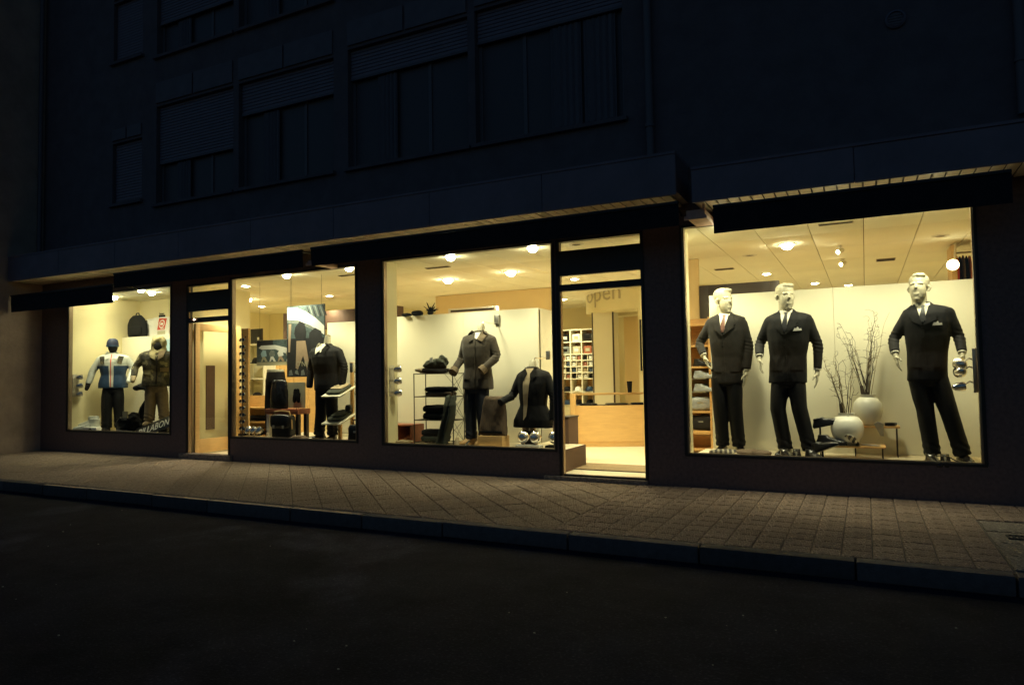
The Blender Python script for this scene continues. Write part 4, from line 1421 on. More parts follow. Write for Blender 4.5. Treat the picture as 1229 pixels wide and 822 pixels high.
# display shoes
def pair(label, x, y, z, rz=0, m='shoe', gap=.12, me=None):
    t = thing("shoe_pair", label, "shoes", (x, y, z), rz)
    for s in (-1, 1):
        sh = link("shoe", me or SHOE, M[m], t, (s * gap / 2, 0, 0), (0, 0, R(s * -9)))
        lc = MB()
        for k in range(4):
            lc.tube([(-.022, -.075 + k * .022, .060 + k * .009), (0, -.078 + k * .022, .070 + k * .009), (.022, -.075 + k * .022, .060 + k * .009)], .003, 5)
        lc.build("laces", M['black'], sh)
    return t
pair("pair of polished black dress shoes on the floor before the lone navy suit", .62, .20, .331, R(8))
pair("pair of black dress shoes on the floor before the middle suit", -.76, .24, .331, R(16))
t = thing("shoe_stand", "black shoe raised on a small post beside another, left end of the front table", "shoe stand", (-.47, .47, .476))
MB().lathe([(.001, 0), (.045, 0), (.045, .008), (.010, .012), (.010, .19), (.04, .195), (.001, .2)], 16).build("post", M['black'], t)
link("shoe", SHOE, M['leather'], t, (.04, .0, .195), (R(-14), 0, R(95)))
link("shoe", SHOE, M['leather'], t, (.06, -.02, .0), (0, 0, R(70)))
t = thing("shoe_stand", "tangle of black shoes on a low stand between the middle suit and the front table", "shoe stand", (-.50, .24, .331))
MB().lathe([(.001, 0), (.05, 0), (.05, .008), (.010, .012), (.010, .10), (.001, .1)], 16, c=(.06, .02, 0)).build("post", M['black'], t)
link("shoe", SHOE, M['leather'], t, (.05, .02, .09), (R(-22), 0, R(60)))
link("shoe", SHOE, M['leather'], t, (-.05, .0, .0), (R(0), 0, R(35)))
# ties and belts on the tables
def tie_piece(name, label, cat, m, c, w, l, rz, tilt=0.0):
    mb = MB()
    vs = [(-w * .35, -l / 2, 0), (w * .35, -l / 2, 0), (w, l * .32, .004), (0, l / 2, .0), (-w, l * .32, .004)]
    mb.add(vs + [(x, y, z + .007) for x, y, z in vs], [(4, 3, 2, 1, 0), (5, 6, 7, 8, 9)] + [(i, (i + 1) % 5, 5 + (i + 1) % 5, 5 + i) for i in range(5)])
    return tag(mb.build(name, M[m], None, loc=c, rot=(R(tilt), 0, rz), bevel=.002), label, cat)
tie_piece("folded_tie", "dark striped tie end leaning against the smaller vase", "tie", 'tie_stripe', (-.14, .345, .53), .065, .24, R(140), 38)
tie_piece("folded_tie", "silver grey tie laid flat on the front table right of the smaller vase", "tie", 'silver_cloth', (.02, .45, .478), .05, .20, R(70))
tie_piece("folded_tie", "silver grey tie hanging over the edge of the rear table", "tie", 'silver_cloth', (.12, .665, .64), .05, .20, R(160), 55)
def belt(label, x, y, z, r):
    t = thing("rolled_belt", label, "belt", (x, y, z))
    mb = MB()
    n = 44
    vs, fs = [], []
    for k in range(n + 1):
        a = k * 2 * PI * 2.2 / n
        rr = r * (.45 + .55 * k / n)
        for z_ in (0, .034):
            for d in (-.002, .002):
                vs.append(((rr + d) * math.cos(a), (rr + d) * math.sin(a), z_))
    for k in range(n):
        a, b_ = 4 * k, 4 * k + 4
        fs += [(a, b_, b_ + 2, a + 2), (a + 1, a + 3, b_ + 3, b_ + 1), (a + 2, b_ + 2, b_ + 3, a + 3), (a, a + 1, b_ + 1, b_)]
    mb.add(vs, fs).build("strap", M['leather'], t)
    MB().box(r - .004, r + .008, -.018, .018, .0, .036).build("buckle", M['chrome'], t, bevel=.002)
belt("rolled black belt at the right end of the rear table", .22, .76, .669, .06)
belt("rolled black belt at the left of the smaller vase", -.36, .42, .476, .055)
soft_thing("crumpled_scarf", "dark crumpled scarf lying on the front table below the vase", "scarf", 'black_knit', (-.31, .40, .500), (.22, .10, .05), 2.4, .3, 18, 4)
# folded garments on the floor before the charcoal suit
soft_thing("folded_shirt", "striped folded garment on the floor at the feet of the charcoal suit", "garment", 'scarf', (-1.47, .33, .365), (.34, .24, .07), 2.6, .25, 9, 2, rot=.2)
soft_thing("folded_trousers", "brown folded garment on the floor between the charcoal and middle suits", "garment", 'sweater', (-1.18, .33, .368), (.40, .24, .08), 2.3, .3, 8, 7, rot=-.15)
soft_thing("folded_shirt", "small pale folded cloth beside the foot of the charcoal suit", "garment", 'beige_cloth', (-1.33, .30, .352), (.20, .16, .04), 2.6, .2, 12, 9)
# cable by the shoes
tag(MB().tube([(.36, .24, .338), (.44, .20, .345), (.52, .30, .36), (.60, .36, .40), (.70, .30, .41), (.78, .22, .37), (.84, .26, .338)], .006, 8).build("cable", M['black']), "thin black cable looping on the floor behind the black dress shoes", "cable")
# wooden shoe shelves at the left of the suit window
t = thing("shoe_shelf", "wooden shelf unit of shoes and bags at the left edge of the suit window", "shelf", (-2.10, 1.86, .045))
MB().box(-.30, -.275, -.16, .16, 0, 2.0).build("side_panel", M['wood'], t, bevel=.002)
MB().box(.20, .225, -.16, .16, 0, 2.0).build("side_panel", M['wood'], t, bevel=.002)
MB().box(-.30, .225, .162, .18, 0, 2.0).build("back_panel", M['wood'], t, bevel=.002)
for z in (.18, .40, .69, 1.30, 1.59, 1.88):
    MB().box(-.274, .199, -.158, .158, z, z + (.05 if z == .40 else .026)).build("shelf", M['wood'], t, bevel=.002)
shz = .045
for x, z, m, l in ((-2.03, 1.616, 'black', "dark cap"), (-2.22, 1.616, 'grey_print', "grey cap")):
    pass
pair("black shoes on the upper shelf beside the charcoal suit", -2.0, 1.80, 1.326 + shz, R(60), 'leather', .10)
pair("silver trainers on the middle of the wooden shoe shelves", -2.0, 1.80, .98 + shz, R(75), 'silver_cloth', .12)
tag(MB().box(-.20, .18, -.14, .14, 0, .014).build("glass_shelf", M['steel'], None, loc=(-2.13, 1.86, .964 + shz)), "thin steel shelf carrying silver trainers in the wooden unit", "shelf")
pair("grey trainers on the shelf just below the silver trainers", -2.0, 1.80, 1.10 + shz + .06, R(75), 'silver_cloth', .12)
tag(MB().box(-.20, .18, -.14, .14, 0, .012).build("glass_shelf", M['steel'], None, loc=(-2.13, 1.86, 1.145 + shz)), "thin steel shelf carrying grey trainers in the wooden unit", "shelf")
def bag(name, label, m, c, sz, rz=0, seed=0, handle=True, nz=.1):
    t = thing(name, label, "bag", c, rz)
    MB().soft((0, 0, sz[2] / 2), sz, 4.0, nz, 6, seed).build("body", M[m], t)
    if handle:
        w = sz[0] * .28
        MB().tube([(-w, -.01, sz[2] * .93), (-w * .8, -.02, sz[2] * 1.22), (w * .8, -.02, sz[2] * 1.22), (w, -.01, sz[2] * .93)], .012, 8).build("handle", M['leather'], t)
    MB().box(-sz[0] * .12, sz[0] * .12, -sz[1] / 2 - .004, -sz[1] / 2 + .02, sz[2] * .55, sz[2] * .65).build("clasp", M['steel'], t, bevel=.003)
    return t
bag("handbag", "grey and white bag on the lower wooden shelf beside the charcoal suit", 'silver_cloth', (-2.05, 1.82, .717 + shz), (.34, .18, .19), R(10), 3, False)
bag("handbag", "dark grey bag on the lowest wooden shelf beside the charcoal suit", 'grey_cloth', (-2.02, 1.82, .451 + shz), (.36, .2, .20), R(-12), 5, False, .2)
t = thing("dark_doorway", "dark wooden door frame behind the charcoal suit at the left of the partition", "door frame", (-1.75, 2.35, .045))
MB().box(-.37, -.245, -.05, .05, 0, 2.50).build("post", M['wood_dark'], t, bevel=.003)
MB().box(-.244, .60, -.05, .05, 2.25, 2.50).build("lintel", M['wood_dark'], t, bevel=.003)
MB().box(.601, .72, -.05, .05, 0, 2.50).build("post", M['wood_dark'], t, bevel=.003)
# open rack high at the right behind the partition
t = thing("clothes_rack", "wooden rack of dark hanging clothes behind the partition at the upper right", "rack", (1.25, 3.0, .045))
MB().box(-.19, -.13, -.25, .25, 0, 2.86).build("side_panel", M['wood_desk'], t, bevel=.003)
MB().box(.06, .33, -.25, -.22, 0, 2.86).build("side_panel", M['wall_cream'], t, bevel=.003)
MB().tube([(-.13, 0, 2.78), (.06, 0, 2.78)], .012, 8).build("rail", M['steel'], t)
for k in range(5):
    MB().soft((-.11 + k * .036, 0, 2.40), (.036, .42, .66), 3, .1, 6, k).build("garment", M[('red', 'black_knit', 'sweater', 'black_knit', 'wood_red')[k]], t)
t = thing("wall_spotlight", "bright wall lamp shining between the hanging clothes at the upper right", "spotlight", (1.06, 2.6, 2.62))
MB().lathe([(.05, -.06), (.075, .02), (.07, .03), (.06, .0)], 18, axis=(-.15, -1, -.1)).build("shade", M['trim'], t)
MB().soft((0, -.03, 0), (.09, .09, .09), 2).build("bulb", M['lamp_spot'], t)
MB().tube([(0, .06, 0), (.03, .14, .02), (.05, .16, .3)], .012, 8).build("arm", M['trim'], t)

# ---- coat window: wire rack with folded clothes
t = thing("wire_rack", "four tier thin wire rack holding folded dark clothes", "rack", (-5.45, .47, .331))
tw, td = .325, .15
zs = (.03, .345, .675, 1.0)
for sx in (-1, 1):
    for sy in (-1, 1):
        MB().tube([(sx * tw, sy * td, 0), (sx * tw, sy * td, 1.01)], .0075, 8).build("post", M['wire'], t)
for z in zs:
    fr = MB()
    fr.tube([(-tw, -td, z), (tw, -td, z)], .006, 6).tube([(-tw, td, z), (tw, td, z)], .006, 6)
    fr.tube([(-tw, -td, z), (-tw, td, z)], .006, 6).tube([(tw, -td, z), (tw, td, z)], .006, 6)
    for k in range(1, 9):
        x = -tw + 2 * tw * k / 9
        fr.tube([(x, -td, z), (x, td, z)], .003, 5)
    fr.build("tier", M['wire'], t)
for k in range(3):
    br = MB()
    br.tube([(tw, -td, zs[k]), (tw, td, zs[k + 1])], .003, 5).tube([(tw, td, zs[k]), (tw, -td, zs[k + 1])], .003, 5)
    br.tube([(0, td, zs[k]), (tw, td, zs[k + 1])], .003, 5).tube([(tw, td, zs[k]), (0, td, zs[k + 1])], .003, 5)
    br.build("brace", M['wire'], t)
F = .331
def folded(label, m, c, w, d, h, n, seed, rot=0, group="folded clothes on the wire rack", name="folded_clothes"):
    t = thing(name, label, "clothes", c, rot, group)
    for k in range(n):
        MB().soft((rnd.uniform(-.01, .01), rnd.uniform(-.01, .01), h / n * (k + .5)), (w * rnd.uniform(.92, 1), d, h / n * 1.12), 4.2, .10, 8, seed + k).build("fold", M[m if isinstance(m, str) else m[k % len(m)]], t)
    return t
t = thing("folded_clothes", "crumpled green garments with a pale tag heaped on the top tier of the wire rack", "clothes", (-5.50, .45, F + 1.008), 0, "folded clothes on the wire rack")
MB().soft((0, 0, .035), (.46, .28, .08), 3, .2, 8, 3).build("fold", M['black_knit'], t)
hp = MB()
hp.soft((.02, 0, .11), (.36, .24, .16), 2.4, .5, 8, 11, 30, 18)
hp.soft((.13, -.02, .15), (.18, .18, .16), 2.2, .55, 10, 15, 24, 14)
link("heap", hp.remesh("heap", .011, 3, fold_fn(.014, 14, 3)), M['green_cloth'], t)
MB().soft((-.20, -.06, .045), (.14, .16, .06), 2.6, .2, 12, 4).build("pale_fold", M['beige_cloth'], t)
MB().box(.0, .05, -.135, -.128, .16, .22).build("tag", M['paper'], t)
folded("dark folded garments over a brown one on the second tier of the wire rack", ('sweater', 'black_knit'), (-5.42, .46, F + .682), .46, .27, .13, 2, 21, .1)
folded("stack of black folded garments on the third tier of the wire rack", 'black_knit', (-5.46, .46, F + .352), .42, .27, .20, 2, 33, -.1)
folded("grey green folded garments on the lowest tier of the wire rack", ('green_cloth', 'grey_cloth'), (-5.50, .46, F + .037), .42, .27, .17, 2, 45, .05)
t = thing("hanging_trousers", "dark green trousers draped down the right side of the wire rack", "trousers", (-5.20, .24, F))
mb = MB()
for k, dx in enumerate((-.045, .045)):
    mb.tube([(dx + .06, .10, .66), (dx + .07, .02, .65), (dx + .075, .0, .56), (dx + .05, .0, .38), (dx - .02, .0, .18), (dx - .06, -.02, .02)], [.05, .06, .075, .08, .075, .07], 12, ell=.5)
link("cloth", mb.remesh("cloth", .012, 3, fold_fn(.010, 10, 5)), M['green_cloth'], t)
# red brown open wooden box
t = thing("wooden_box", "open red brown wooden box on the floor left of the wire rack", "box", (-6.12, .62, F))
MB().box(-.32, -.295, -.16, .16, 0, .24).build("side_panel", M['wood_red'], t, bevel=.002)
MB().box(.175, .20, -.16, .16, 0, .24).build("side_panel", M['wood_red'], t, bevel=.002)
MB().box(-.32, .20, -.16, .16, .241, .262).build("top_panel", M['wood_red'], t, bevel=.002)
MB().box(-.294, .174, .14, .158, 0, .24).build("back_panel", M['wood_red'], t, bevel=.002)
MB().box(-.07, -.05, -.158, .139, 0, .24).build("divider", M['wood_red'], t, bevel=.002)
soft_thing("folded_scarf", "dark red folded cloth inside the open wooden box", "cloth", 'wood_red', (-6.02, .60, F + .06), (.18, .2, .11), 2.6, .25, 10, 6)
soft_thing("folded_scarf", "pale crumpled cloth on the floor in front of the wooden box", "cloth", 'beige_cloth', (-5.98, .36, F + .03), (.26, .18, .05), 2.4, .3, 10, 8)
# sandal on the floor
t = thing("sandal", "dark sandal with a pale curved strap on the floor right of the wire rack", "shoe", (-4.98, .24, F), R(-60))
MB().loft([(0, 0, 0, .045, .13), (0, 0, .02, .045, .13), (0, .0, .03, .04, .12)], 18, ex=2.4).build("sole", M['black'], t)
MB().tube([(-.045, -.03, .02), (-.03, -.03, .09), (.0, -.03, .115), (.03, -.03, .09), (.045, -.03, .02)], .016, 8, ell=1.6).build("strap", M['beige_cloth'], t)
MB().tube([(-.04, .08, .02), (.0, .13, .07), (.04, .08, .02)], .013, 8).build("strap", M['shoe'], t)
# brown trousers over a wooden block
t = thing("wooden_block", "pale wooden block on the floor carrying brown folded trousers", "block", (-4.52, .36, F))
MB().box(-.18, .19, -.11, .11, 0, .155).build("block", M['wood_desk'], t, bevel=.004)
t = thing("draped_trousers", "brown corduroy trousers propped upright on the pale wooden block", "trousers", (-4.51, .36, F + .157))
mb = MB()
mb.loft([(0.0, 0, 0, .20, .07), (-.01, 0, .06, .205, .085), (.0, 0, .22, .185, .075), (.015, 0, .40, .165, .065), (.02, 0, .49, .155, .06), (.02, .01, .525, .13, .045)], 28, ex=3.0)
link("cloth", mb.remesh("cloth", .011, 3, fold_fn(.014, 10, 15)), M['sweater'], t)
MB().box(-.185, .175, -.095, -.088, .03, .06).build("belt", M['leather'], t, bevel=.002)
# things along the top of the coat window partition
for x, w, h, m, l in ((-6.42, .16, .05, 'black', "small dark cap lying on top of the coat window partition, far left"), (-6.22, .2, .08, 'black_knit', "dark brown cap on top of the coat window partition, second from left")):
    t = thing("cap", l, "cap", (x + .05, 1.0, 2.236))
    MB().soft((0, 0, h * .45), (w, .16, h * 1.2), 2.2, .1, 8, 3, 18, 10).build("crown", M[m], t)
    MB().soft((.03, -.09, .012), (w * .7, .10, .016), 2.4).build("peak", M[m], t)
t = thing("ornament", "spiky black ornament on top of the coat window partition", "ornament", (-5.93, 1.0, 2.236))
mb = MB()
for k in range(26):
    a, e = rnd.uniform(0, 6.28), rnd.uniform(.05, 1.2)
    l = rnd.uniform(.08, .17)
    mb.tube([(0, 0, .05), (math.cos(a) * math.cos(e) * l, math.sin(a) * math.cos(e) * l * .6, .05 + math.sin(e) * l)], [.014, .003], 5)
mb.build("spikes", M['black'], t)
MB().soft((0, 0, .03), (.10, .08, .06), 2.2).build("base", M['black'], t)
t = thing("picture_shelf", "white framed shelf edge with dark slots seen above the coat partition", "shelf", (-5.75, 2.0, 2.30))
MB().box(-.45, .46, -.05, .05, 0, .115).build("frame", M['paper'], t, bevel=.003)
MB().box(-.40, .42, -.056, -.049, .055, .085).build("slot", M['wood_dark'], t)
MB().box(-.44, .45, -.04, .04, -2.25, -.001).build("panel", M['wall_white'], t, smooth=False)

# ---- desk doorway: what stands in the shop
t = thing("shop_desk", "long pale wooden counter desk facing the open doorway", "desk", (-4.46, 3.25, .046), R(28))
n = 10
mb = MB(); pl = MB(); rl = MB()
for k in range(n):
    a, b_ = 1.9 * k / n, 1.9 * (k + 1) / n
    bow = lambda x: -.10 * math.sin(PI * x / 1.9)
    def seg(q, y0, z0, z1, th):
        q.add([(a, bow(a) + y0, z0), (b_, bow(b_) + y0, z0), (b_, bow(b_) + y0 + th, z0), (a, bow(a) + y0 + th, z0), (a, bow(a) + y0, z1), (b_, bow(b_) + y0, z1), (b_, bow(b_) + y0 + th, z1), (a, bow(a) + y0 + th, z1)],
              [(3, 2, 1, 0), (4, 5, 6, 7), (0, 1, 5, 4), (2, 3, 7, 6)] + ([(3, 0, 4, 7)] if k == 0 else []) + ([(1, 2, 6, 5)] if k == n - 1 else []))
    seg(mb, 0, .085, .70, .03)
    seg(pl, .015, 0, .084, .02)
mb.build("front_panel", M['wood_desk'], t, ang=60)
pl.build("plinth", M['wood_desk'], t, ang=60)
MB().box(-.03, -.001, -.01, .68, 0, .90).build("side_panel", M['wood_desk'], t, bevel=.003)
MB().box(1.901, 1.93, -.01, .68, 0, .90).build("side_panel", M['wood_desk'], t, bevel=.003)
MB().box(.001, 1.899, .04, .60, .66, .69).build("worktop", M['wood_dark'], t, bevel=.003)
MB().box(.0, 1.9, .61, .66, .86, .90).build("rear_rail", M['wood_desk'], t, bevel=.003)
for k, (x, w, m) in enumerate(((.25, .3, 'black'), (.75, .4, 'leather'), (1.25, .5, 'black_knit'))):
    o = soft_thing("counter_items", ("flat dark folder on the desk, at its left", "flat dark wallet tray on the middle of the desk", "flat dark cloth on the desk, at its right")[k], "tray", m, (0, 0, 0), (w, .3, .04), 4, .1, 8, k)
    c28, s28 = math.cos(R(28)), math.sin(R(28))
    o.location = (-4.46 + x * c28 - .25 * s28, 3.25 + x * s28 + .25 * c28, .046 + .71)
    o.rotation_euler = (0, 0, R(28))
t = thing("tumbler", "black cup standing on the rear rail of the desk", "cup", (-3.80, 4.22, .946))
MB().lathe([(.001, 0), (.035, 0), (.05, .20), (.046, .2), (.032, .01), (.001, .01)], 18).build("cup", M['black'], t)
t = thing("column", "square cream column standing behind the desk", "column", (-4.84, 6.0, .046))
MB().box(-.21, .21, -.2, .2, 0, 2.61).build("shaft", M['wall_white'], t, smooth=False, bevel=.004)
for sx in (-.222, .222):
    MB().box(sx - .011, sx + .011, -.21, -.16, .3, 2.60).build("edge_trim", M['wood_dark'], t, smooth=False)
struct(box("panel_orange", M['wall_orange'], (-4.62, -4.05, 6.55, 6.6, .046, 2.94)))
t = thing("soffit_drum", "curved cream soffit above the desk carrying grey lettering", "soffit", (-3.75, 6.9, 2.56))
mb = MB()
n = 28
pr = [(-1.55 + 3.1 * k / n, -1.75 * math.sqrt(max(0, 1 - ((-1.55 + 3.1 * k / n) / 1.75) ** 2))) for k in range(n + 1)]
vs = [(x, y, 0) for x, y in pr] + [(x, y, .385) for x, y in pr]
fs = [(k, k + 1, n + 2 + k, n + 1 + k) for k in range(n)] + [tuple(range(n, -1, -1)), tuple(n + 1 + k for k in range(n + 1)), (0, n + 1, 2 * n + 1, n)]
mb.add(vs, fs).build("drum", M['wall_cream'], t, ang=50)
me = text_mesh("open", .50, .004)
for v in me.vertices:
    x = v.co.x - .98
    y = -1.75 * math.sqrt(1 - (x / 1.75) ** 2) - .012
    v.co = V(x, y - v.co.z, v.co.y + .205)
link("lettering", me, M['letter'], t)
t = thing("wall_screen", "dark framed picture on the cream wall at the right of the doorway view", "picture", (-3.66, 5.0, 1.33))
MB().box(-.16, .5, 0, .04, 0, .98).build("frame", M['black'], t, bevel=.004)
MB().box(-.13, .47, -.004, -.0005, .03, .95).build("print", M['dark_print'], t, smooth=False)
MB().box(-.10, .05, -.007, -.0045, .30, .62).build("figure_print", M['tan_print'], t, smooth=False)
MB().box(-.2, .9, .05, .12, -1.28, 1.61).build("back_panel", M['wall_cream'], t, smooth=False)
t = thing("doormat", "brown rectangular doormat on the pale floor inside the desk doorway", "doormat", (-3.0, .92, .046))
MB().box(-.52, .62, -.30, .30, 0, .012).build("pile", M['mat_brown'], t, bevel=.003)
MB().box(-.54, .64, -.32, -.301, 0, .009).build("edging", M['wood_dark'], t)
MB().box(-.54, .64, .301, .32, 0, .009).build("edging", M['wood_dark'], t)
struct(box("platform_cladding", M["wall_brown"], (-3.469, -3.455, .104, 1.05, .047, .329)))
t = thing("low_cabinet", "low brown cabinet just inside the desk doorway at its left", "cabinet", (-3.80, 1.2, .046))
MB().box(-.13, .11, -.18, .18, 0, .64).build("body", M['wall_brown'], t, bevel=.004)
MB().box(-.14, .12, -.19, .19, .641, .66).build("top", M['wood_dark'], t, bevel=.003)

# cubby shelf on the back wall
cz, x0s, x1s = .58, -6.56, -5.47
t = thing("cubby_shelf", "tall pale cubby shelf of caps and boxes deep in the shop", "shelf", ((x0s + x1s) / 2, 7.05, .046))
W2_ = (x1s - x0s) / 2
H0 = cz - .046
rows = [0, .30, .60, .74, .88, 1.02, 1.16, 1.44, 1.72]
cols = 4
MB().box(-W2_, W2_, -.02, .20, 0, H0 - .03).build("base_panel", M['wall_white'], t, bevel=.003)
MB().box(-W2_, W2_, .18, .20, H0, H0 + 1.72).build("back_panel", M['wood'], t)
for k in range(cols + 1):
    x = -W2_ + 2 * W2_ * k / cols
    MB().box(x - .014, x + .014, -.15, .179, H0 - .029, H0 + 1.72).build("upright", M['wall_white'], t, smooth=False)
for z in rows:
    for k in range(cols):
        xa, xb = -W2_ + 2 * W2_ * k / cols + .0145, -W2_ + 2 * W2_ * (k + 1) / cols - .0145
        MB().box(xa, xb, -.145, .179, H0 + z - .012, H0 + z + .012).build("shelf", M['wall_white'], t, smooth=False)
for z0, z1 in ((.60, 1.16),):
    for k in range(cols):
        x = -W2_ + 2 * W2_ * (k + .5) / cols
        for a, b_ in zip(rows[2:6], rows[3:7]):
            MB().box(x - .006, x + .006, -.14, .178, H0 + a + .0125, H0 + b_ - .0125).build("divider", M['wall_white'], t, smooth=False)
def cap(label, x, y, z, m):
    t = thing("cap", label, "cap", (x, y, z), 0, "caps on the cubby shelf")
    MB().lathe([(.001, .12), (.05, .112), (.08, .08), (.092, .03), (.094, 0), (.001, 0)], 16).build("crown", M[m], t)
    MB().soft((0, -.11, .012), (.15, .12, .018), 2.4, nu=14, nv=6).build("peak", M[m], t)
colx = [(x0s + x1s) / 2 - W2_ + 2 * W2_ * (k + .5) / cols for k in range(cols)]
cm = ['beige_cloth', 'jacket_blue', 'grey_cloth', 'black']
ROWN = ("bottom", "second")
COLN = ("far left", "left centre", "right centre", "far right")
CMN = {'beige_cloth': 'beige', 'jacket_blue': 'blue', 'grey_cloth': 'charcoal', 'black': 'black', 'paper': 'white'}
for j, z in enumerate((0, .30)):
    for k in range(cols):
        m = cm[(k + j * 2) % 4] if not (j == 1 and k == 2) else 'paper'
        cap("%s peaked cap on the %s row of the cubby shelf, %s column" % (CMN[m], ROWN[j], COLN[k]), colx[k], 7.02, .58 + z + .013, m)
def stack(label, x, y, z, m, w, h, n):
    t = thing("folded_shirts", label, "shirts", (x, y, z), 0, "folded shirts on the cubby shelf")
    for q in range(n):
        MB().soft((0, 0, h * (q + .5) / n), (w, .22, h / n), 4, .06, 9, q, 14, 6).build("shirt", M[m], t)
RN4 = ("lowest", "second", "third", "top")
for j, z in enumerate(rows[2:6]):
    for k in range(cols):
        for hf in (-1, 1):
            m = ('paper', 'paper', 'black_knit', 'beige_cloth', 'paper', 'jacket_blue', 'wood_red')[(j * 3 + k * 5 + hf) % 7]
            mn = {'paper': 'white', 'black_knit': 'black', 'beige_cloth': 'beige', 'jacket_blue': 'blue', 'wood_red': 'dark red'}[m]
            stack("%s folded shirts in the %s small cubby row, %s column, %s slot" % (mn, RN4[j], COLN[k], 'left' if hf < 0 else 'right'), colx[k] + hf * W2_ / cols / 2, 7.03, .58 + z + .013, m, .105, .085, 2)
for j, z in enumerate(rows[6:8]):
    for k in range(cols):
        m = ('black', 'grey_print', 'card', 'wood_red', 'black', 'paper', 'leather', 'grey_print')[(j * 3 + k) % 8]
        mn = {'black': 'black', 'grey_print': 'grey', 'card': 'beige', 'wood_red': 'dark red', 'paper': 'white', 'leather': 'glossy black'}[m]
        t = thing("boxed_goods", "%s box in the %s large cubby row, %s column" % (mn, ('lower', 'upper')[j], COLN[k]), "box", (colx[k], 7.03, .58 + z + .013), 0, "boxes on the cubby shelf")
        MB().box(-.09, .09, -.10, .10, 0, .17).build("box", M[m], t, bevel=.004)
        MB().box(-.05, .05, -.104, -.1005, .05, .12).build("label", M[('card', 'black', 'paper')[(k + j) % 3]], t)

# ---- first doorway: wooden framed glass door swung inward
t = thing("glass_door", "wooden framed glass door swung inward in the first doorway", "door", (-10.075, .112, .05))
MB().box(-.02, .02, 0, .085, 0, 2.2).build("stile", M['wood_desk'], t, bevel=.003)
MB().box(-.02, .02, .86, .945, 0, 2.2).build("stile", M['wood_desk'], t, bevel=.003)
MB().box(-.018, .018, .0855, .8595, 0.02, .25).build("bottom_rail", M['wood_desk'], t, bevel=.003)
MB().box(-.018, .018, .0855, .8595, 2.08, 2.198).build("top_rail", M['wood_desk'], t, bevel=.003)
MB().box(-.004, .004, .0856, .8594, .2505, 2.0795).build("pane", M['glass'], t, smooth=False)
MB().tube([(.021, .80, .95), (.06, .80, .97), (.06, .80, 1.25), (.021, .80, 1.27)], .010, 8).build("handle", M['steel'], t)
struct(box("wall_panel", M['wall_brown'], (-10.419, -10.40, .62, .80, .42, 1.55)))
t = thing("door_glare", "reddish lamp glare built as a glowing bead on the head bar of the first door", "lamp", (-9.93, -.03, 2.30))  # reflected lamp glare modelled as a solid glowing part
MB().box(-.09, .09, 0, .019, -.018, .018).build("glare_backing", M['wood_red'], t, bevel=.003)
MB().soft((.02, -.006, 0), (.02, .02, .02), 2).build("bulb", M['lamp_spot'], t)  # glowing bead for the reflection, no real bulb here

# ---- poster window
def quad(mb, pts, y, mi):
    mb.cur = mi
    mb.add([(x, y, z) for x, z in pts], [tuple(range(len(pts)))])
PM = [M[k] for k in ('teal_print', 'paper', 'dark_print', 'tan_print', 'grey_print', 'blue_pale', 'card')]
t = thing("poster_board", "large poster of two people carrying a white surfboard overhead, hung high", "poster", (-8.0, .52, 1.32))
MB().box(-.40, .40, 0, .012, 0, 1.15).build("board", M['dark_print'], t, smooth=False)
q = MB()
quad(q, [(-.395, .62), (.395, .62), (.395, 1.145), (-.395, 1.145)], -.0015, 0)
quad(q, [(-.395, .0), (.395, .0), (.395, .62), (-.395, .62)], -.0015, 2)
quad(q, [(-.39, 1.12), (-.39, .93), (-.15, .91), (.10, .82), (.32, .70), (.39, .66), (.39, .80), (.22, .93), (.0, 1.05), (-.2, 1.12)], -.003, 1)
quad(q, [(-.39, .92), (-.15, .90), (.10, .81), (.30, .70), (.30, .68), (.08, .78), (-.16, .86), (-.39, .88)], -.0032, 4)
quad(q, [(-.22, .80), (-.12, .90), (-.02, .86), (.02, .72), (.0, .58), (-.19, .58), (-.24, .70)], -.0045, 2)
quad(q, [(-.19, .58), (.0, .58), (.09, .14), (.04, .10), (-.05, .34), (-.16, .12), (-.21, .14)], -.0045, 3)
quad(q, [(.08, .70), (.20, .78), (.33, .72), (.36, .55), (.30, .44), (.12, .44), (.07, .56)], -.0045, 2)
quad(q, [(.12, .44), (.30, .44), (.28, .12), (.22, .12), (.20, .34), (.16, .12), (.10, .12)], -.0045, 3)
quad(q, [(-.36, .86), (-.30, .86), (-.33, .40), (-.37, .40)], -.0045, 3)
for k in range(7):
    x = .02 + k * .055
    quad(q, [(x, 1.135), (x + .02, 1.135), (x + .10, .96), (x + .07, .96)], -.0028, 4 if k % 2 else 2)
for k in range(6):
    x = -.36 + k * .13
    quad(q, [(x, .02 + .04 * (k % 2)), (x + .09, .03), (x + .06, .12), (x + .01, .10)], -.003, 4)
q.build("print", PM, t, smooth=False, weld=False)
me = text_mesh("O'NEILL", .115, .0006)
link("lettering", me, M['card'], t, (.0, -.006, .17), (PI / 2, 0, 0))
for x in (-.33, .33):
    MB().tube([(x, .006, 1.15), (x, .006, 1.62)], .002, 5).build("cord", M['wire'], t)
t = thing("poster_board", "smaller wide poster of people under a long pale board, left of the large one", "poster", (-8.80, .66, 1.52))
MB().box(-.425, .42, 0, .012, 0, .43).build("board", M['card'], t, smooth=False)
q = MB()
quad(q, [(-.42, .06), (.415, .06), (.415, .425), (-.42, .425)], -.0015, 0)
quad(q, [(-.42, .33), (-.05, .33), (-.05, .425), (-.42, .425)], -.0022, 2)
quad(q, [(-.38, .30), (-.32, .34), (.0, .34), (.25, .29), (.39, .21), (.40, .17), (.22, .20), (.0, .27), (-.3, .27)], -.003, 1)
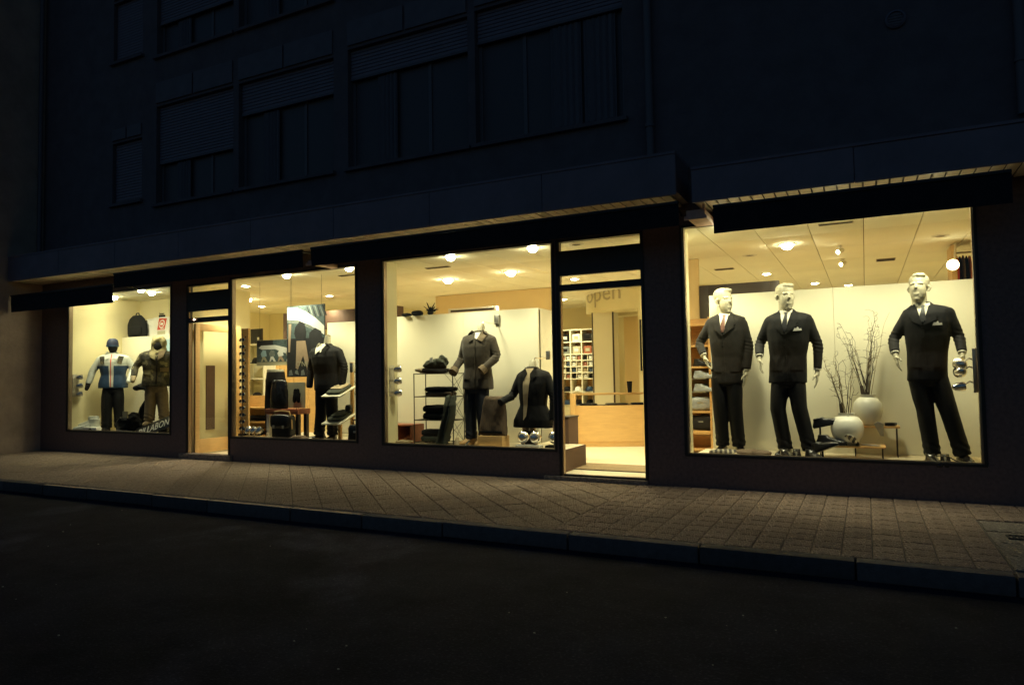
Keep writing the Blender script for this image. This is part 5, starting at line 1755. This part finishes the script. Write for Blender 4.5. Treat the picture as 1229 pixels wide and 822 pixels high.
for k in range(4):
    x = -.33 + k * .19
    quad(q, [(x, .20), (x + .05, .26), (x + .12, .25), (x + .14, .16), (x + .03, .14)], -.004, (5, 4, 1, 6)[k])
    quad(q, [(x + .04, .15), (x + .10, .15), (x + .16, .065), (x + .11, .065), (x + .07, .11), (x + .04, .065), (x + .01, .065)], -.004, (6, 1, 3, 1)[k])
quad(q, [(-.42, .0), (.415, .0), (.415, .055), (-.42, .055)], -.0015, 6)
q.build("print", PM, t, smooth=False, weld=False)
for x in (-.36, .36):
    MB().tube([(x, .006, .43), (x, .006, 1.42)], .002, 5).build("cord", M['wire'], t)
# trouser form
Jt = dict(hip=(0, 1.08), knL=(-.115, -.01, .55), anL=(-.115, 0, .02), knR=(.09, -.01, .55), anR=(.075, 0, .02))
t = thing("trouser_form", "headless lower body form in dark trousers with a pale waist, under the small poster", "trousers", (-8.68, .55, F))
link("trousers", trousers_mesh(Jt, .006, 61, .95), M['black_cloth'], t)
MB().loft([(0, 0, 1.06, .150, .100), (0, 0, 1.105, .158, .106), (0, 0, 1.12, .15, .10)], 24, ex=2.3).build("waist", M['mask'], t)
t = thing("leather_waistcoat", "short glossy black garment hung in front of the dark trousers", "garment", (-8.42, .37, .82))
mb = MB()
mb.loft([(0, 0, 0, .17, .05), (0, 0, .12, .18, .06), (.0, 0, .30, .17, .055), (0, .01, .42, .15, .045), (0, .01, .45, .12, .03)], 28, ex=2.8)
link("cloth", mb.remesh("cloth", .011, 2, fold_fn(.022, 11, 71)), M['leather'], t)
t = thing("glove_card", "beige display card with two dark gloves, beside the dark jacket figure", "display card", (-8.155, .47, .825))
MB().box(-.185, .185, 0, .012, 0, .41).build("board", M['card'], t, smooth=False, bevel=.002)
for k, (x, rz) in enumerate(((-.03, 8), (.07, -6))):
    mb = MB()
    mb.soft((0, 0, .10), (.075, .03, .16), 2.6)
    for i in range(4):
        mb.capsule((-.026 + i * .018, 0, .17), (-.028 + i * .02, 0, .235 + .01 * (i in (1, 2))), .011, .008, 8)
    mb.capsule((.03, 0, .11), (.055, -.005, .17), .013, .009, 8)
    o = link("glove", mb.remesh("glove", .006, 1), M['black'], t, (x, -.02, .06), (0, R(rz), 0))
t = thing("display_stool", "reddish wooden stool with a pale leg, carrying the glove card", "stool", (-8.36, .45, F))
MB().box(-.31, .39, -.14, .14, .40, .485).build("seat", M['wood_red'], t, bevel=.004)
MB().box(-.30, -.24, -.12, -.06, 0, .40).build("leg", M['paper'], t, bevel=.003)
MB().box(-.30, -.24, .06, .12, 0, .40).build("leg", M['paper'], t, bevel=.003)
MB().box(.32, .38, -.12, -.06, 0, .40).build("leg", M['wood_dark'], t, bevel=.003)
MB().box(.32, .38, .06, .12, 0, .40).build("leg", M['wood_dark'], t, bevel=.003)
t = thing("briefcase", "black leather briefcase with a tan strap standing on the window floor", "bag", (-8.20, .24, F))
mb = MB()
mb.soft((0, 0, .20), (.40, .17, .40), 5, .05, 6, 3)
link("body", mb.remesh("body", .011, 2, fold_fn(.006, 10, 6)), M['leather'], t)
MB().soft((0, -.02, .30), (.405, .19, .22), 5, .04, 6, 8).build("flap", M['leather'], t)
MB().tube([(-.19, -.02, .33), (-.15, -.03, .445), (0, -.03, .46), (.15, -.03, .445), (.20, -.03, .30), (.205, -.03, .18)], .014, 8).build("strap", M['tan_shoe'], t)
for x in (-.10, .10):
    MB().box(x - .02, x + .02, -.118, -.108, .19, .24).build("buckle", M['steel'], t, bevel=.002)
# ledge stand
t = thing("ledge_stand", "wooden post stand with two ledges, beside the dark jacket figure", "stand", (-7.14, .34, F))
MB().box(.08, .13, .13, .17, 0, 1.20).build("post", M['wood'], t, bevel=.003)
MB().box(-.16, -.11, .13, .17, 0, .31).build("post", M['wood'], t, bevel=.003)
MB().box(-.17, .14, -.03, .03, 0, .03).build("foot", M['wood'], t, bevel=.003)
MB().box(.085, .125, .03, .13, 0.0, .03).build("foot", M['wood'], t, bevel=.003)
LED = []
for z in (.72, .31):
    LED.append(MB().box(-.19, .17, -.22, .20, 0, .022).build("ledge", M['wall_white'], t, bevel=.003, loc=(0, 0, z + .03), rot=(R(21), 0, 0)))
MB().tube([(-.13, .15, .12), (.10, .15, .12)], .004, 6).build("tie_rod", M['wire'], t)
MB().box(.075, .135, .128, .172, 1.05, 1.19).build("clip", M['steel'], t, bevel=.003)
for z, l, sd in ((.743, "grey green folded garment on the upper ledge of the wooden stand", 3), (.333, "grey green folded garment on the lower ledge of the wooden stand", 9)):
    tg = thing("folded_garment", l, "garment", (-7.15, .33, F + z + .03))
    tg.rotation_euler = (R(21), 0, 0)
    MB().soft((0, 0, .022), (.30, .34, .045), 4, .1, 9, sd).build("fold", M['green_cloth'], tg)
    MB().soft((.0, .04, .052), (.24, .24, .028), 4, .14, 9, sd + 1).build("fold", M['beige_cloth'] if sd == 3 else M['green_cloth'], tg)
soft_thing("small_purse", "small dark purse standing on the lower ledge of the wooden stand", "purse", 'leather', (-7.05, .42, F + .50), (.10, .08, .11), 3, .1, 9, 4)
soft_thing("folded_scarf", "crumpled brown scarf on the floor at the feet of the dark jacket figure", "scarf", 'sweater', (-7.88, .25, F + .04), (.32, .2, .08), 2.4, .35, 10, 13)
soft_thing("folded_scarf", "greyish crumpled garment on the floor under the ledge stand", "garment", 'beige_cloth', (-7.28, .18, F + .025), (.34, .16, .05), 2.4, .35, 10, 17)
bag("handbag", "black soft bag at the lower right corner of the poster window", 'leather', (-6.72, .24, F), (.28, .2, .28), R(15), 8)
# tall perforated upright with hanging dark goods at the left of the poster window
t = thing("wooden_upright", "tall perforated wooden upright at the left of the poster window", "stand", (-9.42, .60, F))
MB().box(-.08, .08, -.02, .02, 0, 1.83).build("board", M['wood'], t, bevel=.003)
for k in range(8):
    MB().lathe([(.001, -.0225), (.012, -.0225), (.012, -.0205)], 10, axis=None, c=(0, 0, 0)).build("hole", M['wood_dark'], t, loc=(.02, -.0, .14 + k * .22), rot=(-PI / 2, 0, 0)) if False else MB().box(.008, .032, -.0225, -.0202, .13 + k * .22, .155 + k * .22).build("hole", M['wood_dark'], t)
MB().box(-.1, .1, -.07, .07, -.0, .05).build("foot", M['wood_dark'], t, bevel=.003)
t = thing("goods_strip", "vertical strip of small dark hanging goods at the left edge of the poster window", "display strip", (-9.20, .33, F))
MB().tube([(0, 0, 0), (0, 0, 1.72)], .006, 6).build("rod", M['wire'], t)
MB().lathe([(.001, 0), (.07, 0), (.07, .01), (.001, .012)], 14).build("foot", M['wire'], t)
for k in range(14):
    mb = MB()
    z = .16 + k * .112
    for sx in (-1, 1):
        mb.lathe([(.001, -.006), (.026, -.005), (.030, 0), (.026, .005), (.001, .006)], 12, c=(sx * .036, -.012, z), axis=(sx * .2, -1, .15))
    mb.tube([(-.012, -.014, z + .01), (0, -.018, z + .016), (.012, -.014, z + .01)], .005, 6)
    mb.build("sunglasses", M['shoe'], t)
    MB().box(-.010, .010, -.030, -.024, z - .03, z - .014).build("tag", M['paper'], t)
t = thing("black_box", "low black box on the floor at the left end of the poster window", "box", (-9.03, .40, F))
MB().box(-.09, .09, -.10, .10, 0, .13).build("body", M['black'], t, bevel=.004)
MB().box(-.095, .095, -.105, .105, .131, .15).build("lid", M['black'], t, bevel=.003)
# further back in the poster window
t = thing("white_cabinet", "white open cabinet behind the wooden upright in the poster window", "cabinet", (-10.55, 1.95, .046))
MB().box(-.30, -.27, -.15, .15, 0, 1.93).build("side_panel", M['wall_white'], t, bevel=.002)
MB().box(.27, .30, -.15, .15, 0, 1.93).build("side_panel", M['wall_white'], t, bevel=.002)
MB().box(-.269, .269, .12, .15, 0, 1.93).build("back_panel", M['wall_white'], t, smooth=False)
for z in (.0, .85, 1.24, 1.90):
    MB().box(-.269, .269, -.149, .119, z, z + .028).build("shelf", M['wall_white'], t, bevel=.002)
cap("dark cap hanging at the edge of the white cabinet in the poster window", -10.50, 1.86, .046 + 1.55, 'black')
cap("grey cap on the lower shelf of the white cabinet in the poster window", -10.55, 1.92, .046 + .88, 'grey_cloth')
for o in [o for o in COL.objects if o.name.startswith("cap") and "white cabinet" in str(o.get('label'))]:
    del o['group']
t = thing("framed_picture", "small dark framed picture on top of the white cabinet", "picture", (-10.60, 1.95, 1.977))
MB().box(-.16, .16, -.01, .012, 0, .30).build("frame", M['wood_dark'], t, bevel=.003)
MB().box(-.13, .13, -.013, -.0105, .03, .27).build("print", M['dark_print'], t)
MB().box(.03, .08, -.016, -.0135, .08, .13).build("highlight_print", M['paper'], t)
t = thing("wardrobe", "light wooden wardrobe with two doors at the back of the poster window", "wardrobe", (-10.85, 3.0, .046))
MB().box(-.75, .80, -.2, .2, 0, 1.62).build("body", M['wood_desk'], t, bevel=.003)
for k in range(4):
    x = -.74 + k * .385
    d_ = MB().box(x + .005, x + .375, -.222, -.2005, .06, 1.58).build("door", M['wood_desk'], t, bevel=.003)
    MB().tube([(x + (.33 if k % 2 == 0 else .05), -.235, .75), (x + (.33 if k % 2 == 0 else .05), -.235, .95)], .008, 8).build("handle", M['wood_dark'], d_)
t = thing("low_shelf", "low wooden shelf of folded garments behind the chrome lamps in the poster window", "shelf", (-9.95, 1.25, .046))
for z in (.0, .22, .47, .72):
    MB().box(-.35, .45, -.15, .15, z, z + .026).build("shelf", M['wood'], t, bevel=.002)
MB().box(-.38, -.351, -.15, .15, 0, .95).build("side_panel", M['wood'], t, bevel=.002)
MB().box(-.35, .45, .151, .17, 0, .95).build("back_panel", M['wood'], t, bevel=.002)
folded("black folded garments on the low wooden shelf in the poster window", 'black_knit', (-9.86, 1.22, .046 + .497), .36, .24, .10, 2, 77, group=None)
folded("dark folded garments on the lowest level of the low wooden shelf", ('black_knit', 'grey_cloth'), (-9.90, 1.22, .046 + .247), .38, .24, .12, 2, 79, group=None)
t = thing("back_panel_display", "dark brown panel with a blue framed print above the wardrobe", "panel", (-10.80, 2.95, 1.68))
MB().box(-.10, .50, .0, .03, .0, .98).build("panel", M['wall_brown'], t, bevel=.002)
MB().box(.02, .46, -.006, -.0005, .05, .40).build("print", M['teal_print'], t, smooth=False)
MB().box(.12, .34, -.010, -.0065, .13, .32).build("frame_print", M['blue_pale'], t, smooth=False)
MB().box(.15, .31, -.013, -.0105, .16, .29).build("inner_print", M['teal_print'], t, smooth=False)

# ---- leftmost window
t = thing("backpack", "large black backpack standing on top of the white partition", "backpack", (-13.02, 1.14, 2.185))
mb = MB()
mb.loft([(0, 0, 0, .28, .035), (0, 0, .08, .30, .038), (-.01, 0, .25, .285, .038), (-.02, 0, .36, .22, .034), (-.02, 0, .43, .12, .028)], 26, ex=2.8)
link("body", mb.remesh("body", .012, 3, fold_fn(.010, 9, 4)), M['black'], t)
MB().soft((.0, -.045, .12), (.36, .04, .18), 4).build("pocket", M['black_knit'], t)
MB().tube([(-.06, 0, .42), (-.03, 0, .47), (.03, 0, .47), (.06, 0, .42)], .012, 8).build("handle", M['leather'], t)
t = thing("white_box", "white carton behind the black backpack on the partition", "box", (-12.62, 1.26, 2.182))
MB().box(-.16, .16, -.08, .08, 0, .32).build("carton", M['paper'], t, bevel=.003)
MB().box(-.165, .165, -.085, .085, .321, .345).build("lid", M['paper'], t, bevel=.003)
MB().box(-.16, .16, .081, .12, -2.135, -.01).build("stand_panel", M['wall_cream'], t, smooth=False)
t = thing("red_poster", "white panel with a slanted red rounded logo print standing on the partition", "poster", (-12.30, 1.14, 2.182))
MB().box(-.24, .22, 0, .02, 0, .36).build("board", M['paper'], t, bevel=.002)
q = MB()
def arcp(cx, cz, rx, rz, n=18, sh=.25):
    return [(cx + rx * math.cos(2 * PI * k / n) + sh * rz * math.sin(2 * PI * k / n), cz + rz * math.sin(2 * PI * k / n)) for k in range(n)]
quad(q, [(-.13, .11), (.09, .11), (.16, .33), (-.07, .34)], -.002, 0)
quad(q, arcp(.01, .225, .085, .08), -.0035, 1)
quad(q, arcp(.01, .225, .066, .060), -.005, 0)
quad(q, [(-.035, .20), (.045, .20), (.06, .25), (-.02, .25)], -.0065, 1)
quad(q, [(-.03, .125), (.07, .125), (.075, .142), (-.025, .142)], -.0035, 1)
quad(q, [(-.12, .02), (.11, .02), (.11, .09), (-.12, .09)], -.002, 2)
q.build("print", [M['red'], M['paper'], M['card']], t, smooth=False, weld=False)
MB().box(-.09, .09, .004, .016, .361, .40).build("top_clip", M['black'], t)
link("lettering", text_mesh("Jeans", .07, .003), M['black'], t, (.0, .005, .405), (PI / 2, 0, 0))
t = thing("dark_display_box", "small dark speaker box on the partition beside the red logo panel", "box", (-11.86, 1.14, 2.182))
MB().box(-.05, .12, -.03, .05, 0, .22).build("body", M['black'], t, bevel=.005)
MB().box(-.03, .03, -.034, -.0305, .06, .12).build("cone", M['steel'], t)
t = thing("wall_picture", "small dark framed photographs on the wall left of the backpack", "picture", (-13.32, 1.47, 2.20))
for z0, z1, m in ((0, .18, 'dark_print'), (.20, .34, 'grey_print')):
    f_ = MB().box(-.13, .25, 0, .015, z0, z1).build("frame", M['black'], t, bevel=.002)
    MB().box(-.10, .22, -.003, -.0005, z0 + .02, z1 - .02).build("print", M[m], f_)
    MB().box(-.06, .02, -.0055, -.0032, z0 + .05, z1 - .05).build("print_patch", M['paper'], f_)
t = thing("wall_poster", "pale blue poster behind the hooded figure on the white partition", "poster", (-12.1, 1.085, 1.62))
MB().box(-.42, 1.1, 0, .012, 0, .48).build("sheet", M['blue_pale'], t, smooth=False)
q = MB()
quad(q, [(-.30, .24), (-.24, .40), (-.20, .28), (-.14, .40), (-.16, .22), (-.24, .12)], -.002, 0)
quad(q, [(.55, .0), (1.1, .0), (1.1, .30), (.8, .34)], -.002, 1)
q.build("print", [M['grey_print'], M['paper']], t, smooth=False, weld=False)
# pale boots lying at the left
t = thing("snow_boots", "pair of pale snow boots lying on the window floor at the left", "boots", (-13.17, .33, F))
for k, (x, y, rz) in enumerate(((-.10, .04, -66), (.13, -.09, -58))):
    b_ = link("boot", BOOT, M['jacket_white'], t, (x, y, .09 - .03 * k), (0, 0, R(rz)))
    b_.scale = (1.25, 1.55, 1.15)
    MB().box(-.052, .052, -.2, .1, -.02, .004).build("sole", M['card'], b_, bevel=.004)
    for q_ in range(3):
        MB().tube([(-.05, -.10 + q_ * .05, .05 + q_ * .012), (0, -.10 + q_ * .05, .078 + q_ * .014), (.05, -.10 + q_ * .05, .05 + q_ * .012)], .007, 8).build("strap", M['green_cloth'], b_)
MB().box(-.30, .30, -.02, .14, 0, .068).build("riser", M['black'], t, bevel=.004)
t = thing("white_folder", "white carton with a dark chevron print lying before the blue jacket figure", "box", (-12.92, .17, F))
MB().box(-.24, .20, -.05, .05, 0, .12).build("carton", M['paper'], t, bevel=.003)
q = MB()
quad(q, [(-.10, .02), (-.05, .02), (.02, .085), (.09, .02), (.14, .02), (.02, .115)], -.0515, 0)
q.build("print", [M['dark_print']], t, smooth=False, weld=False)
# snowboard leaning low, with lettering
t = thing("snowboard", "black snowboard with white lettering lying slanted at the right of the leftmost window", "snowboard", (-11.17, .20, F + .16), 0)
t.rotation_euler = (R(-24), R(-15.5), 0)
mb = MB()
oc = [(-.66, 0), (-.63, .07), (-.55, .115), (-.3, .12), (0, .112), (.3, .12), (.55, .115), (.60, .07), (.63, 0), (.60, -.07), (.55, -.115), (.3, -.12), (0, -.112), (-.3, -.12), (-.55, -.115), (-.63, -.07)]
mb.add([(x, -.006, z) for x, z in oc] + [(x, .006, z) for x, z in oc], [tuple(range(16)), tuple(range(31, 15, -1))] + [(i, (i + 1) % 16, 16 + (i + 1) % 16, 16 + i) for i in range(16)])
mb.build("deck", M['leather'], t, bevel=.002)
link("lettering", text_mesh("BILLABONG", .185, .001), M['paper'], t, (0.02, -.0075, -.06), (PI / 2, 0, 0))
for x in (-.25, .22):
    MB().soft((x, .04, .02), (.16, .07, .14), 2.8, .15, 9, 3).build("binding", M['black'], t)
# dark goods heaped between the two figures
t = thing("rucksack", "black rucksack heaped on the floor between the two left figures", "bag", (-12.12, .38, F))
mb = MB()
mb.soft((0, 0, .16), (.42, .28, .34), 2.6, .35, 7, 5, 26, 16)
mb.soft((.14, -.05, .27), (.22, .2, .24), 2.4, .4, 8, 9, 20, 12)
link("body", mb.remesh("body", .012, 2, fold_fn(.016, 9, 9)), M['black'], t)
MB().tube([(-.1, -.12, .30), (-.16, -.16, .2), (-.12, -.17, .08)], .02, 8).build("strap", M['leather'], t)
MB().box(.02, .16, -.17, -.155, .30, .42).build("tag", M['card'], t)
t = thing("black_chair", "black curved lounge stool behind the rucksack in the leftmost window", "chair", (-12.22, .72, F))
MB().tube([(-.22, 0, .83), (-.05, 0, .86), (.14, 0, .84), (.22, 0, .74), (.20, 0, .60), (.06, 0, .44), (.0, 0, .3), (.02, 0, .02)], [.05, .065, .07, .07, .075, .08, .08, .10], 14, ell=1.6).build("frame", M['black'], t)
MB().soft((0, 0, .015), (.36, .3, .03), 3).build("foot", M['black'], t)
t = thing("skate_helmet", "dark helmet and gear hanging at the right edge of the leftmost window", "helmet", (-10.95, .62, F + .55))
MB().soft((0, 0, .0), (.26, .26, .22), 2.2).build("shell", M['black'], t)
MB().soft((.02, .02, -.22), (.2, .18, .24), 2.6, .3, 8, 2).build("padding", M['beige_cloth'], t)
MB().box(-.02, .02, .06, .10, -.551, -.32).build("post", M['black'], t)
soft_thing("gear_heap", "heap of small dark green gear on the floor at the bottom of the leftmost window", "gear", 'denim_dark', (-12.0, .20, F + .035), (.5, .16, .08), 2.2, .5, 12, 19)
